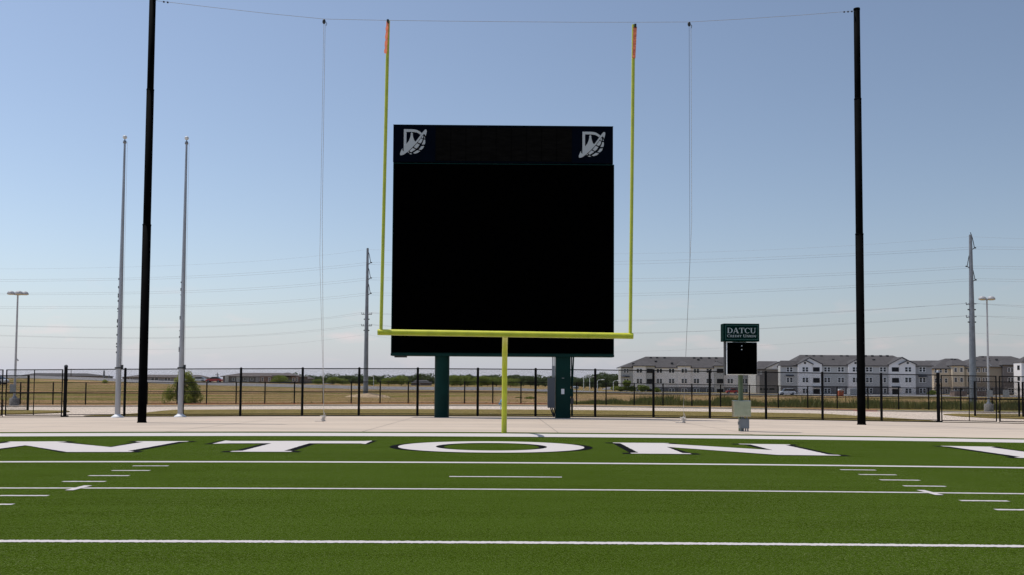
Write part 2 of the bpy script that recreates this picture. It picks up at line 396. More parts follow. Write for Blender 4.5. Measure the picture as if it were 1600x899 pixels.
# end-zone lettering, measured on the ground: (u across, v up) in metres
def letter(name, pts, holes=None):
    def grow(pts, gx_, gy_, sign=1):
        n = len(pts); out = []
        area = sum(pts[i][0]*pts[(i+1) % n][1]-pts[(i+1) % n][0]*pts[i][1] for i in range(n)); o = 1 if area > 0 else -1
        for i in range(n):
            a = Vector(pts[i-1]); p = Vector(pts[i]); c = Vector(pts[(i+1) % n])
            d1 = (p-a).normalized(); d2 = (c-p).normalized(); n1 = Vector((d1.y, -d1.x))*o; n2 = Vector((d2.y, -d2.x))*o
            m = (n1+n2); m = m/max(.5, m.dot(n1)) if m.length > .01 else n1
            out.append((p.x+m.x*gx_*sign, p.y+m.y*gy_*sign))
        return out
    def fuzz(pts, st=.09):
        out = []; n = len(pts)
        for i in range(n):
            a, c = Vector(pts[i]), Vector(pts[(i+1) % n]); k = max(1, int((c-a).length/st)); nn = Vector((-(c-a).y, (c-a).x)).normalized()
            for q in range(k): p = a+(c-a)*q/k+nn*(random.uniform(-.009, .009) if q else 0); out.append((p.x, p.y))
        return out
    if holes is None:
        patch(name+'_outline', BLACKP, grow(pts, .19, .085), .004, 1.0)
        patch(name, PAINT, fuzz(pts), .008, 1.0)
    else:
        def ring(nm, m, A, B, dz):
            n = len(A); b = MB(); b.add([(x, y, ground(x, y)+dz) for x, y in A+B], [(i, (i+1) % n, n+(i+1) % n, n+i) for i in range(n)]); structure(b.build(nm, m))
        ring(name+'_outline', BLACKP, grow(pts, .20, .085), grow(holes, .19, .08, -1), .004); ring(name, PAINT, pts, holes, .008)
LN = [(2.82,24.78),(4.27,24.78),(4.27,24.62),(4.12,24.55),(6.33,22.50),(6.33,24.52),(6.08,24.60),(6.08,24.78),(7.40,24.78),(7.40,24.60),(7.22,24.50),(7.22,21.22),(7.40,21.14),(7.40,20.94),(6.02,20.94),(3.97,23.25),(3.97,21.22),(4.12,21.14),(4.12,20.94),(2.80,20.94),(2.80,21.14),(2.99,21.22),(2.99,24.50),(2.82,24.60)]
LT = [(-7.24,25.0),(-7.02,24.80),(-3.62,24.84),(-3.42,25.03),(-3.41,23.68),(-3.56,23.88),(-4.84,23.88),(-4.85,21.26),(-4.64,21.15),(-4.64,20.95),(-5.97,20.95),(-5.97,21.15),(-5.77,21.26),(-5.77,23.88),(-6.80,23.86),(-7.17,23.66)]
LI = [(11.42,24.98),(12.78,24.98),(12.78,24.80),(12.60,24.70),(12.60,21.30),(12.80,21.20),(12.80,20.98),(11.34,20.98),(11.34,21.20),(11.54,21.30),(11.54,24.70),(11.42,24.80)]
letter('field_letter_n', [(x-15.49, y-.06) for x, y in LN])
letter('field_letter_t', LT)
def ell(x0, x1, y0, y1, n=96, p=2.05):
    f = lambda v: math.copysign(abs(v)**(2/p), v)
    return [((x0+x1)/2+(x1-x0)/2*f(cos(2*pi*i/n)), (y0+y1)/2+(y1-y0)/2*f(sin(2*pi*i/n))) for i in range(n)]
letter('field_letter_o', ell(-2.51, 1.93, 20.92, 24.95), ell(-1.61, 1.04, 21.55, 24.28))
letter('field_letter_n', LN)
letter('field_letter_i', LI)
# roads behind the fence
sheet('road', PAVE, -90, 90, 49.45, 71.9, .02, 1.5, 1.5)
def pxpoly(pp): return [tuple(gnd(x, y)[:2]) for x, y in pp]
c0 = pxpoly([(140, 650.6), (185, 649), (225, 646.5), (250, 643.5), (272, 641.6)])
c1 = pxpoly([(1222, 644.2), (1260, 646), (1300, 648.6), (1350, 652), (1430, 656.6)])
yN = 61.3
mid = [(c0[0][0], 49.55)]+[(x, min(y, yN)) for x, y in c0[0:]]+[(c1[0][0], yN)]+[(x, min(max(y, 49.6), yN)) for x, y in c1[1:]]+[(c1[-1][0], 49.55)]
mid2 = []
for p in mid:
    if not mid2 or (abs(p[0]-mid2[-1][0])+abs(p[1]-mid2[-1][1])) > .05: mid2.append(p)
structure(patch('grass_strip', STRIP, mid2, .03, 2.0, .02))
li = pxpoly([(-90, 643.4), (60, 643), (104, 643.6), (109, 644.6), (95, 646.2), (40, 648.3), (-90, 650)])
structure(patch('grass_island', STRIP, li, .03, 2.0, .05))
ri = pxpoly([(1474, 649.2), (1490, 648.2), (1560, 648.6), (1680, 650), (1680, 658), (1600, 656), (1550, 654.6), (1500, 651.8)])
structure(patch('grass_island', STRIP, ri, .03, 2.0, .05))
sheet('kerb_strip', KERB, -90, 90, 71.9, 72.5, .09, 1.5, .6)
def redrun(p0, p1, y=72.62, wd=.5, dz=.12):
    x0 = at(p0, 634, y).x; x1 = at(p1, 634, y).x
    sheet('red_kerb', REDP, x0, x1, y, y+wd, dz, 1.0, wd)
sheet('verge', KERB, -90, 90, 72.5, 75.2, .05, 1.5, 1.3)
redrun(232, 870, 76.2, .6); redrun(1258, 1374, 71.95, .7, .11); redrun(1338, 1374, 71.0, .9, .035); redrun(196, 204, 71.95, .5)
# far road on its bank, and the car park by the apartments
b = MB(); vs = []; xs = [(-150+i*2.5) for i in range(75)]
for x in xs:
    for y in (250, 252, 254, 256, 257.5, 262): vs.append((x, y, ground(x, y)+.03))
b.add(vs, [(i*6+j, (i+1)*6+j, (i+1)*6+j+1, i*6+j+1) for i in range(len(xs)-1) for j in range(5)])
structure(b.build('far_road', ASPH))
sheet('car_park', ASPH, 12, 190, 250, 296, .04, 3, 3)
# ---------------------------------------------------------------- chain-link
def lattice(mb, x0, x1, h0, h1, y, zf, pitch=.068, r=.0030, y2=None, lim=None):
    """woven diagonals between two posts; zf gives ground height"""
    H = h1-h0
    k0 = int(math.floor((x0-H)/pitch)); k1 = int(math.ceil((x1+H)/pitch))
    W = []
    for sgn in (1, -1):
        for k in range(k0, k1+1):
            xa = k*pitch; xb = xa+H          # in the rising direction
            a, c = max(xa, x0), min(xb, x1)
            if c-a < .01: continue
            sa, sb = (a-xa)/H, (c-xa)/H
            if sgn < 0: sa, sb = 1-sa, 1-sb
            W.append((a, h0+sa*H, c, h0+sb*H))
    vs = []; fs = []
    for a, za, c, zb in W:
        A = Vector((a, y, zf(a)+za)); B = Vector((c, y, zf(c)+zb)); d = (B-A).normalized(); nrm = Vector((-d.z, 0, d.x))
        o = len(vs)
        for P in (A, B):
            vs += [P+nrm*r, P-nrm*r*.5+Vector((0, -r, 0)), P-nrm*r*.5+Vector((0, r, 0))]
        fs += [(o, o+1, o+4, o+3), (o+1, o+2, o+5, o+4), (o+2, o, o+3, o+5)]
    mb.add(vs, fs)
def rail(mb, x0, x1, y, h, r, zf, step=2.5):
    n = max(1, int((x1-x0)/step)); mb.tube([(x0+(x1-x0)*i/n, y, zf(x0+(x1-x0)*i/n)+h) for i in range(n+1)], r, 8)
YF = 49.6
zf1 = lambda x: ground(x, 49.4)
gate_l = at(102, 612, YF).x; gate_r = at(1466, 618, YF).x
f1 = thing('chain_link_fence', (0, YF, zf1(0)), 'tall black chain link fence running behind the scoreboard between two gates', 'fence')
posts = [195, 286, 376, 472.5, 561, 652.5, 746.5, 836.8, 930, 1021, 1109, 1196.7, 1285, 1377]
H1 = 2.47
for px in posts:
    x = at(px, 615, YF).x; z = zf1(x)
    MB().lathe(x, YF, [(0, z+H1+.05), (.055, z+H1+.03), (.064, z+H1), (.064, z-.05)], 12).build('post', VINYL, f1)
for h, r in ((H1-.03, .024), (H1*.5+.03, .02), (.10, .02)):
    b = MB(); rail(b, gate_l, gate_r, YF, h, r, zf1); b.build('rail', VINYL, f1)
b = MB(); lattice(b, gate_l, gate_r, .06, H1, YF-.03, zf1); b.build('wire_mesh', VINYL, f1)
# fence beyond the drives
YF2 = 81.
zf2 = lambda x: ground(x, YF2)
f2 = thing('chain_link_fence', (0, YF2, zf2(0)), 'lower black chain link fence on the far side of the road along the dry field', 'fence')
p2 = [-60, -12, 32, 83, 134, 184, 230, 277, 323, 369, 414, 460, 505, 549, 594, 638, 683, 726, 770, 814, 857, 901, 947, 991, 1036, 1081, 1126, 1171, 1216, 1262, 1308, 1356, 1404, 1451, 1501, 1550, 1598, 1646]
H2 = 1.86
for px in p2:
    x = at(px, 615, YF2).x; z = zf2(x)
    MB().lathe(x, YF2, [(0, z+H2+.04), (.05, z+H2+.02), (.055, z+H2), (.055, z-.05)], 10).build('post', VINYL, f2)
xa, xb = at(-60, 615, YF2).x, at(1646, 615, YF2).x
for h, r in ((H2-.02, .026), (H2*.5, .022), (.06, .02)):
    b = MB(); rail(b, xa, xb, YF2, h, r, zf2); b.build('rail', VINYL, f2)
b = MB(); lattice(b, xa, xb, .04, H2, YF2-.03, zf2, .075, .0028); b.build('wire_mesh', VINYL, f2)
# gates
def gatepost(px, label):
    x = at(px, 615, YF).x; z = zf1(x); t = thing('gate_post', (x, YF, z), label, 'gate post', 'thick gate posts')
    MB().lathe(x, YF, [(.085, z-.05), (.085, z+H1+.09)], 16).build('post', VINYL, t)
    MB().lathe(x, YF, [(.095, z+H1+.09), (.095, z+H1+.13), (.08, z+H1+.18), (.045, z+H1+.21), (0, z+H1+.22)], 16).build('cap', GALV if px > 800 else DARKM, t)
    MB().box(x-.15, x+.15, YF-.13, YF+.13, z-.02, z+.06).build('base', VINYL, t)
    for hh in (.75*H1, .3*H1): MB().lathe(x, YF, [(.10, z+hh), (.105, z+hh+.02), (.105, z+hh+.08), (.10, z+hh+.1)], 14).build('hinge_band', VINYL, t)
gatepost(102, 'thick black round gate post with dark domed cap, left end of tall fence')
gatepost(1466, 'thick black round gate post with bright domed cap, right end of tall fence')
def leaf(pxs, label, y=YF, H=H1-.02, mid=True, lat=.068, h0=.06, rf=.032):
    """pxs: columns of the uprights"""
    xs_ = [at(p, 615, y).x for p in pxs]; zf = lambda x: ground(x, y); xm = xs_[0]
    t = thing('chain_link_gate', (xm, y, zf(xm)), label, 'gate', 'chain link gate leaves')
    for i, x in enumerate(xs_):
        r = rf if i in (0, len(xs_)-1) else .022
        MB().tube([(x, y, zf(x)+h0), (x, y, zf(x)+H)], r, 10).build('upright', VINYL, t)
    for h in (h0+.02, H*.5+.03, H-.02):
        b = MB(); rail(b, xs_[0], xs_[-1], y, h, .024, zf); b.build('rail', VINYL, t)
    b = MB(); lattice(b, xs_[0], xs_[-1], h0+.02, H-.02, y-.02, zf, lat); b.build('wire_mesh', VINYL, t)
    return t
gl = leaf([9.5, 53, 97], 'black chain link gate leaf beside the left thick gate post')
leaf([-84, -40, 3.5], 'black chain link gate leaf cut by the left edge of the picture')
gr = leaf([1471, 1514, 1556.5], 'black chain link gate leaf beside the right thick gate post')
leaf([1562, 1606, 1650], 'black chain link gate leaf cut by the right edge of the picture')
for px, t in ((1559.5, gr), (6, gl)):
    x = at(px, 615, YF).x; z = zf1(x); b = MB(); b.tube([(x, YF-.05, z+.0), (x, YF-.05, z+.9)], .016, 8); b.box(x-.06, x+.06, YF-.07, YF-.03, z+.55, z+.6); b.box(x-.06, x+.06, YF-.07, YF-.03, z+1.2, z+1.26)
    b.build('drop_rod', VINYL, t)
# shorter panels further back at each side
YS = 60.
lp = leaf([-70, -12, 44], 'low black chain link panel beyond the left gate beside the road', YS, 2.27, rf=.07)
rp_ = leaf([1523, 1592], 'black chain link panel beyond the right gate in front of the lamp post', YS, 2.27, rf=.06)
rp2 = leaf([1598, 1690], 'black chain link panel at the far right beyond the gate', YS, 2.27, rf=.06)
for i, (px0, px1, py0, py1, lb) in enumerate(((15, 25, 600.5, 613, 'blank grey sign back hung on chain link panel at far left'), (1542, 1551, 610, 620.5, 'blank grey sign back by the right lamp post'), (1567, 1577, 609.3, 621, 'blank grey sign back right of the lamp post'))):
    a = at(px0, py1, YS-.06); c = at(px1, py0, YS-.06)
    tag(MB().box(a.x, c.x, YS-.075, YS-.055, a.z, c.z).build('fence_sign', mat('sign_back%d' % i, (.30, .31, .32), .6), loc=((a.x+c.x)/2, YS-.06, a.z), bevel=.01), lb, 'sign', 'blank sign backs')
# ---------------------------------------------------------------- scoreboard
YB = 47.0
bl = at(610.7, 555.5, YB); br = at(959.3, 557.5, YB)
zb = at(785, 557, YB).z; zm = at(785, 255.5, YB).z; zt = at(785, 196.8, YB).z
x0, x1 = bl.x, br.x
sb = thing('scoreboard', ((x0+x1)/2, YB+.4, ground(0, YB)), 'huge blank black video scoreboard on two dark green columns with silver crests on top', 'scoreboard')
MB().box(x0+.02, x1-.02, YB+.06, YB+1.0, zb+.12, zm-.02).build('cabinet', GRN, sb)
MB().box(x0+.045, x1-.045, YB, YB+.058, zb+.17, zm-.06).build('video_screen', SCR, sb)
b = MB(); b.box(x0, x0+.043, YB-.01, YB+.058, zb+.125, zm-.02); b.box(x1-.043, x1, YB-.01, YB+.058, zb+.125, zm-.02); b.box(x0+.043, x1-.043, YB-.01, YB+.058, zm-.057, zm-.02)
b.build('side_trim', GRN2, sb)
MB().box(x0-.01, x1+.01, YB-.03, YB+1.0, zb, zb+.118).build('bottom_beam', GRN, sb)
a = at(614, 250, YB).x; c = at(958, 250, YB).x
MB().box(a, c, YB+.05, YB+.95, zm+.03, zt).build('top_cabinet', NAVY, sb)
s1 = at(680.5, 225, YB).x; s2 = at(893.5, 225, YB).x
MB().box(s1, s2, YB+.02, YB+.047, zm+.12, zt-.10).build('message_panel', MATX, sb)
b = Pieces()
for i in range(1, 9): x = s1+(s2-s1)*i/9; b.box(x-.008, x+.008, YB+.012, YB+.018, zm+.12, zt-.1)
b.build('panel_seam', SCR, sb)
b = Pieces()
for i in range(14):
    x = a+.3+(c-a-.6)*i/13; b.box(x-.09, x+.09, YB+.1, YB+.3, zm-.018, zm+.028)
b.build('spacer', DARK, sb)
MB().box(a-.01, c+.01, YB+.03, YB+.96, zt+.002, zt+.03).build('top_trim', GRN2, sb)
for p0, p1, nm in ((614.3, 680.3, 1), (893.7, 957.8, 2)):
    xa_, xb_ = at(p0, 225, YB).x, at(p1, 225, YB).x
    pn = MB().box(xa_, xb_, YB+.015, YB+.047, zm+.045, zt-.015).build('crest_panel', NAVY, sb)
    ox = at(614.3 if nm == 1 else 893.0, 225, YB).x; sc = YB/FPX/12.84
    # crest drawn in a 1027x899 sketch grid: origin (0,0) = picture (610,190)
    oxx = at(610, 225, YB).x if nm == 1 else at(610+279.3, 225, YB).x
    oz = at(640, 190, YB).z - (0 if nm == 1 else .05)
    def Q(pp): return [(oxx+u*sc, oz-v*sc) for u, v in pp]
    D = [(270,160),(440,160),(500,165),(545,178),(590,203),(634,238),(606,272),(570,243),(530,226),(480,217),(440,214),(323,214),(323,462),(340,440),(370,405),(378,385),(400,325),(410,270),(408,245),(420,236),(430,216),(440,236),(452,247),(450,270),(458,320),(478,380),(490,400),(512,414),(470,470),(430,520),(345,600),(300,622),(270,612)]
    S = [(712,162),(690,172),(640,232),(585,312),(520,402),(440,490),(350,575),(300,612),(262,612),(243,590),(247,548),(222,590),(198,650),(198,685),(215,696),(250,690),(290,668),(350,622),(430,548),(520,452),(600,352),(650,280),(680,252),(698,268),(710,302),(728,240),(734,195),(728,168)]
    G = [[(655,285),(668,300),(655,345),(628,328)],[(690,302),(702,345),(682,345)],[(618,345),(652,358),(640,410),(605,450),(552,428)],[(672,372),(704,372),(706,430),(695,468),(645,472),(638,462),(662,420)],[(540,445),(592,475),(560,525),(525,555),(475,525)],[(625,505),(685,500),(665,545),(625,580),(575,575),(600,545)],[(455,542),(510,570),(460,605),(420,632),(388,605)],[(545,590),(605,605),(560,640),(500,660),(460,645),(500,620)],[(362,615),(388,632),(352,640)],[(378,660),(415,650),(448,668),(410,672)]]
    b = MB(); b.prism(Q(D), 'y', YB+.002, YB+.013); b.prism(Q(S), 'y', YB-.004, YB+.013)
    for g in G: b.prism(Q(g), 'y', YB+.002, YB+.013)
    b.build('crest', LOGO, pn)
cy = YB+.45
for i, (p0, p1) in enumerate(((679, 702), (867.8, 890.8))):
    xa_, xb_ = at(p0, 605, cy).x, at(p1, 605, cy).x; xm = (xa_+xb_)/2; rr = (xb_-xa_)/2; z = ground(xm, cy)-.05
    if i == 0: MB().lathe(xm, cy, [(rr, z), (rr, zb+.01)], 32).build('column', GRN, sb)
    else:
        cc = MB().box(xa_, xb_, cy-rr, cy+rr, z, zb+.01).build('column', GRN, sb, bevel=.02)
        rx0, ry0 = xb_, cy
        bx = lambda p0, p1, q0, q1, y0, y1, nm, m, par=sb, bv=.01: MB().box(at(p0, 605, y0).x, at(p1, 605, y0).x, y0, y1, at(p0, q1, y0).z, at(p0, q0, y0).z).build(nm, m, par, bevel=bv)
        bx(877, 881.8, 608, 616, cy-rr-.012, cy-rr-.002, 'notice', WHITEM, bv=0)
        bx(878, 881.5, 590.6, 591.6, cy-rr-.012, cy-rr-.002, 'notice', GREYP, bv=0)
        bx(856, 867.2, 590.5, 637.5, cy-.45, cy-.05, 'electrical_cabinet', GREYD)
        bx(862.5, 867, 572, 590.3, cy-.35, cy-.2, 'conduit_box', GREYP)
        b = Pieces()
        for p in (863.5, 865.8): b.tube([at(p, 572, cy-.27), at(p, 558, cy-.27)], .022, 8)
        b.build('conduit', GALV, sb)
        b = Pieces()
        for k, p in enumerate((860, 862.5, 865.5)): b.tube([at(p, 637, cy-.3), at(p+1.8, 643, cy-.27+k*.04), at(865.5, 652, cy-.25+k*.05)], .03, 8)
        b.build('flexible_conduit', DARKM, sb)
        b = Pieces()
        for p, q in ((893.3, 893.3), (896.2, 894.2)): b.tube([at(p, 557, cy-.1), at(q, 606, cy-.1), at(q, 650, cy-.1)], .035, 8)
        b.build('conduit', GRN, sb)
        bx(891.5, 895.8, 607.5, 620, cy-.35, cy-.05, 'junction_box', GRN)
        bx(891.5, 896.4, 622.5, 631.5, cy-.35, cy-.05, 'junction_box', DARKM)
b = MB(); b.box(x0+.15, x0+.75, YB+.2, YB+.5, zb-.08, zb-.003); b.build('bracket', DARKM, sb)
# ---------------------------------------------------------------- play clock sign
YP = 32.7
gp = on(1157, YP)
ps = thing('play_clock_sign', gp, 'small play clock on olive post under a green credit union sign', 'sign')
def pbox(p0, p1, q0, q1, ya, yb, nm, m, par=ps, bv=.006):
    a = at(p0, q1, ya); c = at(p1, q0, ya); return MB().box(a.x, c.x, ya, yb, a.z, c.z).build(nm, m, par, bevel=bv)
a = at(1161, 674, YP); xm = at(1157.5, 630, YP).x
MB().tube([(xm, YP, gp.z-.05), (xm, YP, at(1157, 540, YP).z)], .083, 20).build('post', OLIVE, ps)
hd = pbox(1130.5, 1186.5, 506, 533.6, YP-.32, YP+.12, 'sign_box', SIGNG, bv=.012)
YFc = YP-.32
def stroke_glyphs():
    G = {}
    t = .17; s = .07; e = .035        # thick stem, thin stroke, serif height
    def V(x, a=0, b=1, w=t): return [(x-w/2, a), (x+w/2, a), (x+w/2, b), (x-w/2, b)]
    def Hh(y, a, b, w=s): return [(a, y-w/2), (b, y-w/2), (b, y+w/2), (a, y+w/2)]
    def Dg(x0, y0, x1, y1, w): return [(x0-w/2, y0), (x0+w/2, y0), (x1+w/2, y1), (x1-w/2, y1)]
    def arc(cx, cy, rx, ry, a0, a1, wx, wy, n=14):
        o = []; 
        for i in range(n+1):
            a = math.radians(a0+(a1-a0)*i/n); o.append((cx+rx*cos(a), cy+ry*sin(a)))
        for i in range(n, -1, -1):
            a = math.radians(a0+(a1-a0)*i/n); o.append((cx+(rx-wx)*cos(a), cy+(ry-wy)*sin(a)))
        return o
    G['D'] = (.86, [V(.17), arc(.34, .5, .48, .5, -90, 90, t, s), Hh(.965, .04, .36), Hh(.035, .04, .36)])
    G['A'] = (.90, [Dg(.13, 0, .43, 1, .075), Dg(.73, 0, .45, 1, t), Hh(.33, .25, .62), Hh(.03, .0, .27, .06), Hh(.03, .57, .90, .06)])
    G['T'] = (.84, [V(.42), Hh(.965, .03, .81), V(.06, .72, 1, .06), V(.78, .72, 1, .06), Hh(.03, .25, .59, .06)])
    G['C'] = (.84, [arc(.45, .5, .42, .51, 48, 312, t, s), V(.74, .66, .98, .06)])
    G['U'] = (.88, [V(.18, .3, 1), V(.72, .3, 1, .08), arc(.43, .32, .335, .34, 180, 360, .13, .08), Hh(.97, .02, .34, .06), Hh(.97, .56, .88, .06)])
    G['R'] = (.84, [V(.17), arc(.36, .735, .30, .265, -90, 90, .14, s), Hh(.965, .03, .38), Hh(.5, .2, .38), Dg(.70, 0, .40, .5, t), Hh(.03, .03, .33, .06)])
    G['E'] = (.72, [V(.17), Hh(.965, .03, .62), Hh(.5, .2, .48), Hh(.035, .03, .64), V(.60, .76, 1, .055), V(.62, 0, .26, .055)])
    G['I'] = (.40, [V(.2), Hh(.97, .04, .36, .06), Hh(.03, .04, .36, .06)])
    G['N'] = (.92, [V(.16, 0, 1, .08), V(.76, 0, 1, .08), Dg(.70, 0, .20, 1, t), Hh(.97, .02, .28, .06), Hh(.97, .62, .92, .06), Hh(.03, .02, .30, .06)])
    G['O'] = (.92, [arc(.45, .5, .42, .51, 0, 360, t, s, 28)])
    G[' '] = (.45, [])
    return G
GL = stroke_glyphs()
def text(words, x0, x1, z0, y, par, nm, m):
    """words: list of (string, cap height); spread to fit x0..x1 on baseline z0"""
    tot = sum(GL[ch][0]*h for st, h in words for ch in st); k = (x1-x0)/tot; x = x0; b = MB(); d = 0
    for st, h in words:
        for ch in st:
            wd, ps_ = GL[ch]
            for q in ps_:
                d += 1; b.prism([(x+u*h*k, z0+v*h) for u, v in q], 'y', y-.004-(d % 7)*.0004, y)
            x += wd*h*k
    return b.build(nm, m, par)
zz = lambda q: at(1160, q, YFc).z; xx = lambda p: at(p, 520, YFc).x
text([('DATCU', zz(512.6)-zz(520.9))], xx(1136.2), xx(1181.2), zz(520.9), YFc-.002, hd, 'lettering', LETT)
H_, h_ = zz(523.0)-zz(527.2), zz(523.8)-zz(527.2)
text([('C', H_), ('REDIT', h_), (' ', h_), ('U', H_), ('NION', h_)], xx(1136), xx(1181.5), zz(527.2), YFc-.002, hd, 'lettering', LETT)
b = MB(); X0, X1, Z0, Z1 = xx(1133.8), xx(1184.4), zz(531), zz(508.3); tt_ = .008; yy = YFc-.004
b.box(X0, X1, yy, yy+.003, Z0, Z0+tt_); b.box(X0, X1, yy, yy+.003, Z1-tt_, Z1); b.box(X0, X0+tt_, yy, yy+.003, Z0+tt_, Z1-tt_); b.box(X1-tt_, X1, yy, yy+.003, Z0+tt_, Z1-tt_)
b.build('border_line', mat('border', (.10, .25, .22), .6), hd)
ck = pbox(1135.4, 1183.2, 535.2, 586, YP-.26, YP-.02, 'clock_case', WHITEM, bv=.03)
pbox(1136.6, 1182.6, 535.8, 584.8, YP-.268, YP-.262, 'clock_face', SCR, ck, bv=0)
b = Pieces()
for q in (540.6, 546.4):
    p = at(1159, q, YP-.272); b.add([(p.x+.019*cos(i*pi/6), YP-.272, p.z+.019*sin(i*pi/6)) for i in range(12)], [tuple(range(12))])
b.build('colon_dot', WHITEM, ck)
pbox(1146.5, 1166, 533.6, 535.2, YP-.2, YP, 'spacer', GREYP)
pbox(1132.8, 1134.4, 534, 586.5, YP-.2, YP+.0, 'side_conduit', DARKM, bv=0)
bxs = pbox(1146.5, 1173.6, 626.2, 651.2, YP-.35, YP-.09, 'steel_cabinet', STEEL, bv=.012)
pbox(1171.8, 1172.6, 640, 642, YP-.36, YP-.352, 'latch', DARKM, bxs, bv=0)
pbox(1147.4, 1172.8, 627, 650.4, YP-.362, YP-.352, 'cabinet_door', STEEL, bxs, bv=.004)
pbox(1156.3, 1170.8, 655.3, 669.8, YP-.30, YP-.09, 'junction_box', GREYP)
pbox(1153.8, 1156.0, 659, 664, YP-.22, YP-.12, 'switch', GREYP)
b = Pieces()
for p in (1158, 1161.5, 1165, 1168.5): b.tube([at(p, 669.8, YP-.19), Vector((at(p, 669.8, YP-.19).x, YP-.19, gp.z-.02))], .026, 8)
for p in (1159, 1162, 1167): b.tube([at(p, 651, YP-.19), at(p, 655.3, YP-.19)], .02, 8)
b.build('conduit', GALV, ps)
# ---------------------------------------------------------------- goal post
YC = 27.55
A = at(590.2, 519.3, YC); B = at(989.3, 525.3, YC); Mx = at(789.6, 521.3, YC)
gb = gnd(787.6, 676.4)
go = thing('goal_post', gb, 'bright yellow gooseneck football goal post in front of the scoreboard', 'goal post')
MB().tube([A, (A+B)/2, B], .088, 24).build('crossbar', YEL, go)
for (p0, q0, p1, q1) in ((595.3, 515, 606.6, 33), (984.8, 521, 990, 39)):
    a = at(p0, q0, YC); c = at(p1, q1, YC)
    MB().tube([a, c], [.050, .050], 16).build('upright', YEL, go)
zc = (A.z+B.z)/2-.02; r = 1.25; pts = [(gb.x, gb.y, gb.z-.05), (gb.x+.006, gb.y, zc-r)]
for i in range(1, 13):
    t = i/12*pi/2; pts.append((gb.x+(Mx.x-gb.x)*i/14, gb.y-r*(1-cos(t)), zc-r+r*sin(t)))
pts.append((Mx.x, YC+.06, zc))
MB().tube(pts, .083, 20).build('gooseneck', YEL, go)
def ribbon(p, q, side, label):
    a = at(p, q, YC-.07); b = MB(); n = 26; vs = []
    for i in range(n+1):
        t = i/n; z = a.z-.94*t; wv = .018*sin(t*26+side)+.012*sin(t*47)
        if side < 0: l = a.x-.02-.05*t+wv*.3; rr = a.x+.052-.055*t; yl, yr = -.05+wv, .02
        else: l = a.x-.035-.03*t; rr = a.x+.066-.045*t+wv*.2; yl, yr = 0+wv*.4, -.02+wv*1.6
        vs += [(l, a.y+yl, z), ((l+rr)/2, a.y+(yl+yr)/2-wv, z+.006), (rr, a.y+yr, z)]
    b.add(vs, [(i*3+j, i*3+j+1, i*3+j+4, i*3+j+3) for i in range(n) for j in range(2)], True)
    t = thing('wind_ribbon', a, label, 'ribbon', 'wind ribbons on the goal post')
    o = b.build('streamer', RIB, t); 
    MB().box(a.x-.01, a.x+.05, a.y-.03, a.y+.06, a.z-.03, a.z+.08).build('clip', DARKM, t)
ribbon(605.0, 35, -1, 'thin red wind ribbon hanging at the tip of the left goal upright')
ribbon(991.6, 42, 1, 'rippled red wind ribbon hanging at the tip of the right goal upright')
# ---------------------------------------------------------------- net poles, cable, ropes
def netpole(base, secs, top, label, rb):
    t = thing('net_pole', base, label, 'pole', 'tall black net poles'); Y = base.y
    zs = [base.z-.05]+[at(base.x/Y*FPX+790, q, Y).z for q in secs]+[top]
    for i in range(3):
        r = rb*(1-.11*i); r2 = r*.97
        MB().lathe(base.x, Y, [(r, zs[i]), (r2, zs[i+1]), (0, zs[i+1]+.002)], 24).build('pole_section', BLK, t)
        if i < 2: MB().lathe(base.x, Y, [(r*.9, zs[i+1]+.004), (r*1.015, zs[i+1]+.004), (r*1.015, zs[i+1]-.05), (r, zs[i+1]-.051)], 24).build('collar', BLK, t)
    r = rb*.78
    MB().lathe(base.x, Y, [(r, top-.03), (r*1.05, top-.02), (r*1.02, top+.06), (0, top+.1)], 24).build('cap', BLK, t)
    MB().lathe(base.x, Y, [(rb, base.z+.05), (rb*1.0+.02, base.z+.02), (rb*1.0+.02, base.z-.03)], 24).build('base_collar', BLK, t)
    return t
gL = gnd(221.7, 660.3); gR = gnd(1346.2, 663.6)
topL = at(238, -9, gL.y).z; topR = at(1340, 15.5, gR.y).z
netpole(gL, (351, 140), topL, 'tall stepped black net pole left of the goal, rising out of the picture', .172)
netpole(gR, (365.5, 154.5), topR, 'tall stepped black net pole right of the goal in front of the apartments', .180)
def yl(px): return gL.y+(gR.y-gL.y)*(px-229)/(1343-229)
cp = [at(p, q, yl(p)) for p, q in ((240, .5), (250, 2), (330, 11.5), (420, 21.5), (507, 30), (600, 32), (700, 33.3), (800, 34.2), (900, 35), (1000, 35), (1078, 34.6), (1160, 30), (1250, 24), (1339, 17))]
t = thing('support_cable', cp[0], 'thin steel cable strung between the two tall black net poles', 'cable')
MB().tube(cp, .009, 8).build('strand', WIRE, t)
b = Pieces()
for p, q in ((256, 3.2), (262, 4), (1331, 18.2), (1325, 18.6), (1319, 19)): c = at(p, q, yl(p)); b.box(c.x-.03, c.x+.03, c.y-.02, c.y+.02, c.z-.03, c.z+.03)
b.build('cable_clamp', DARKM, t)
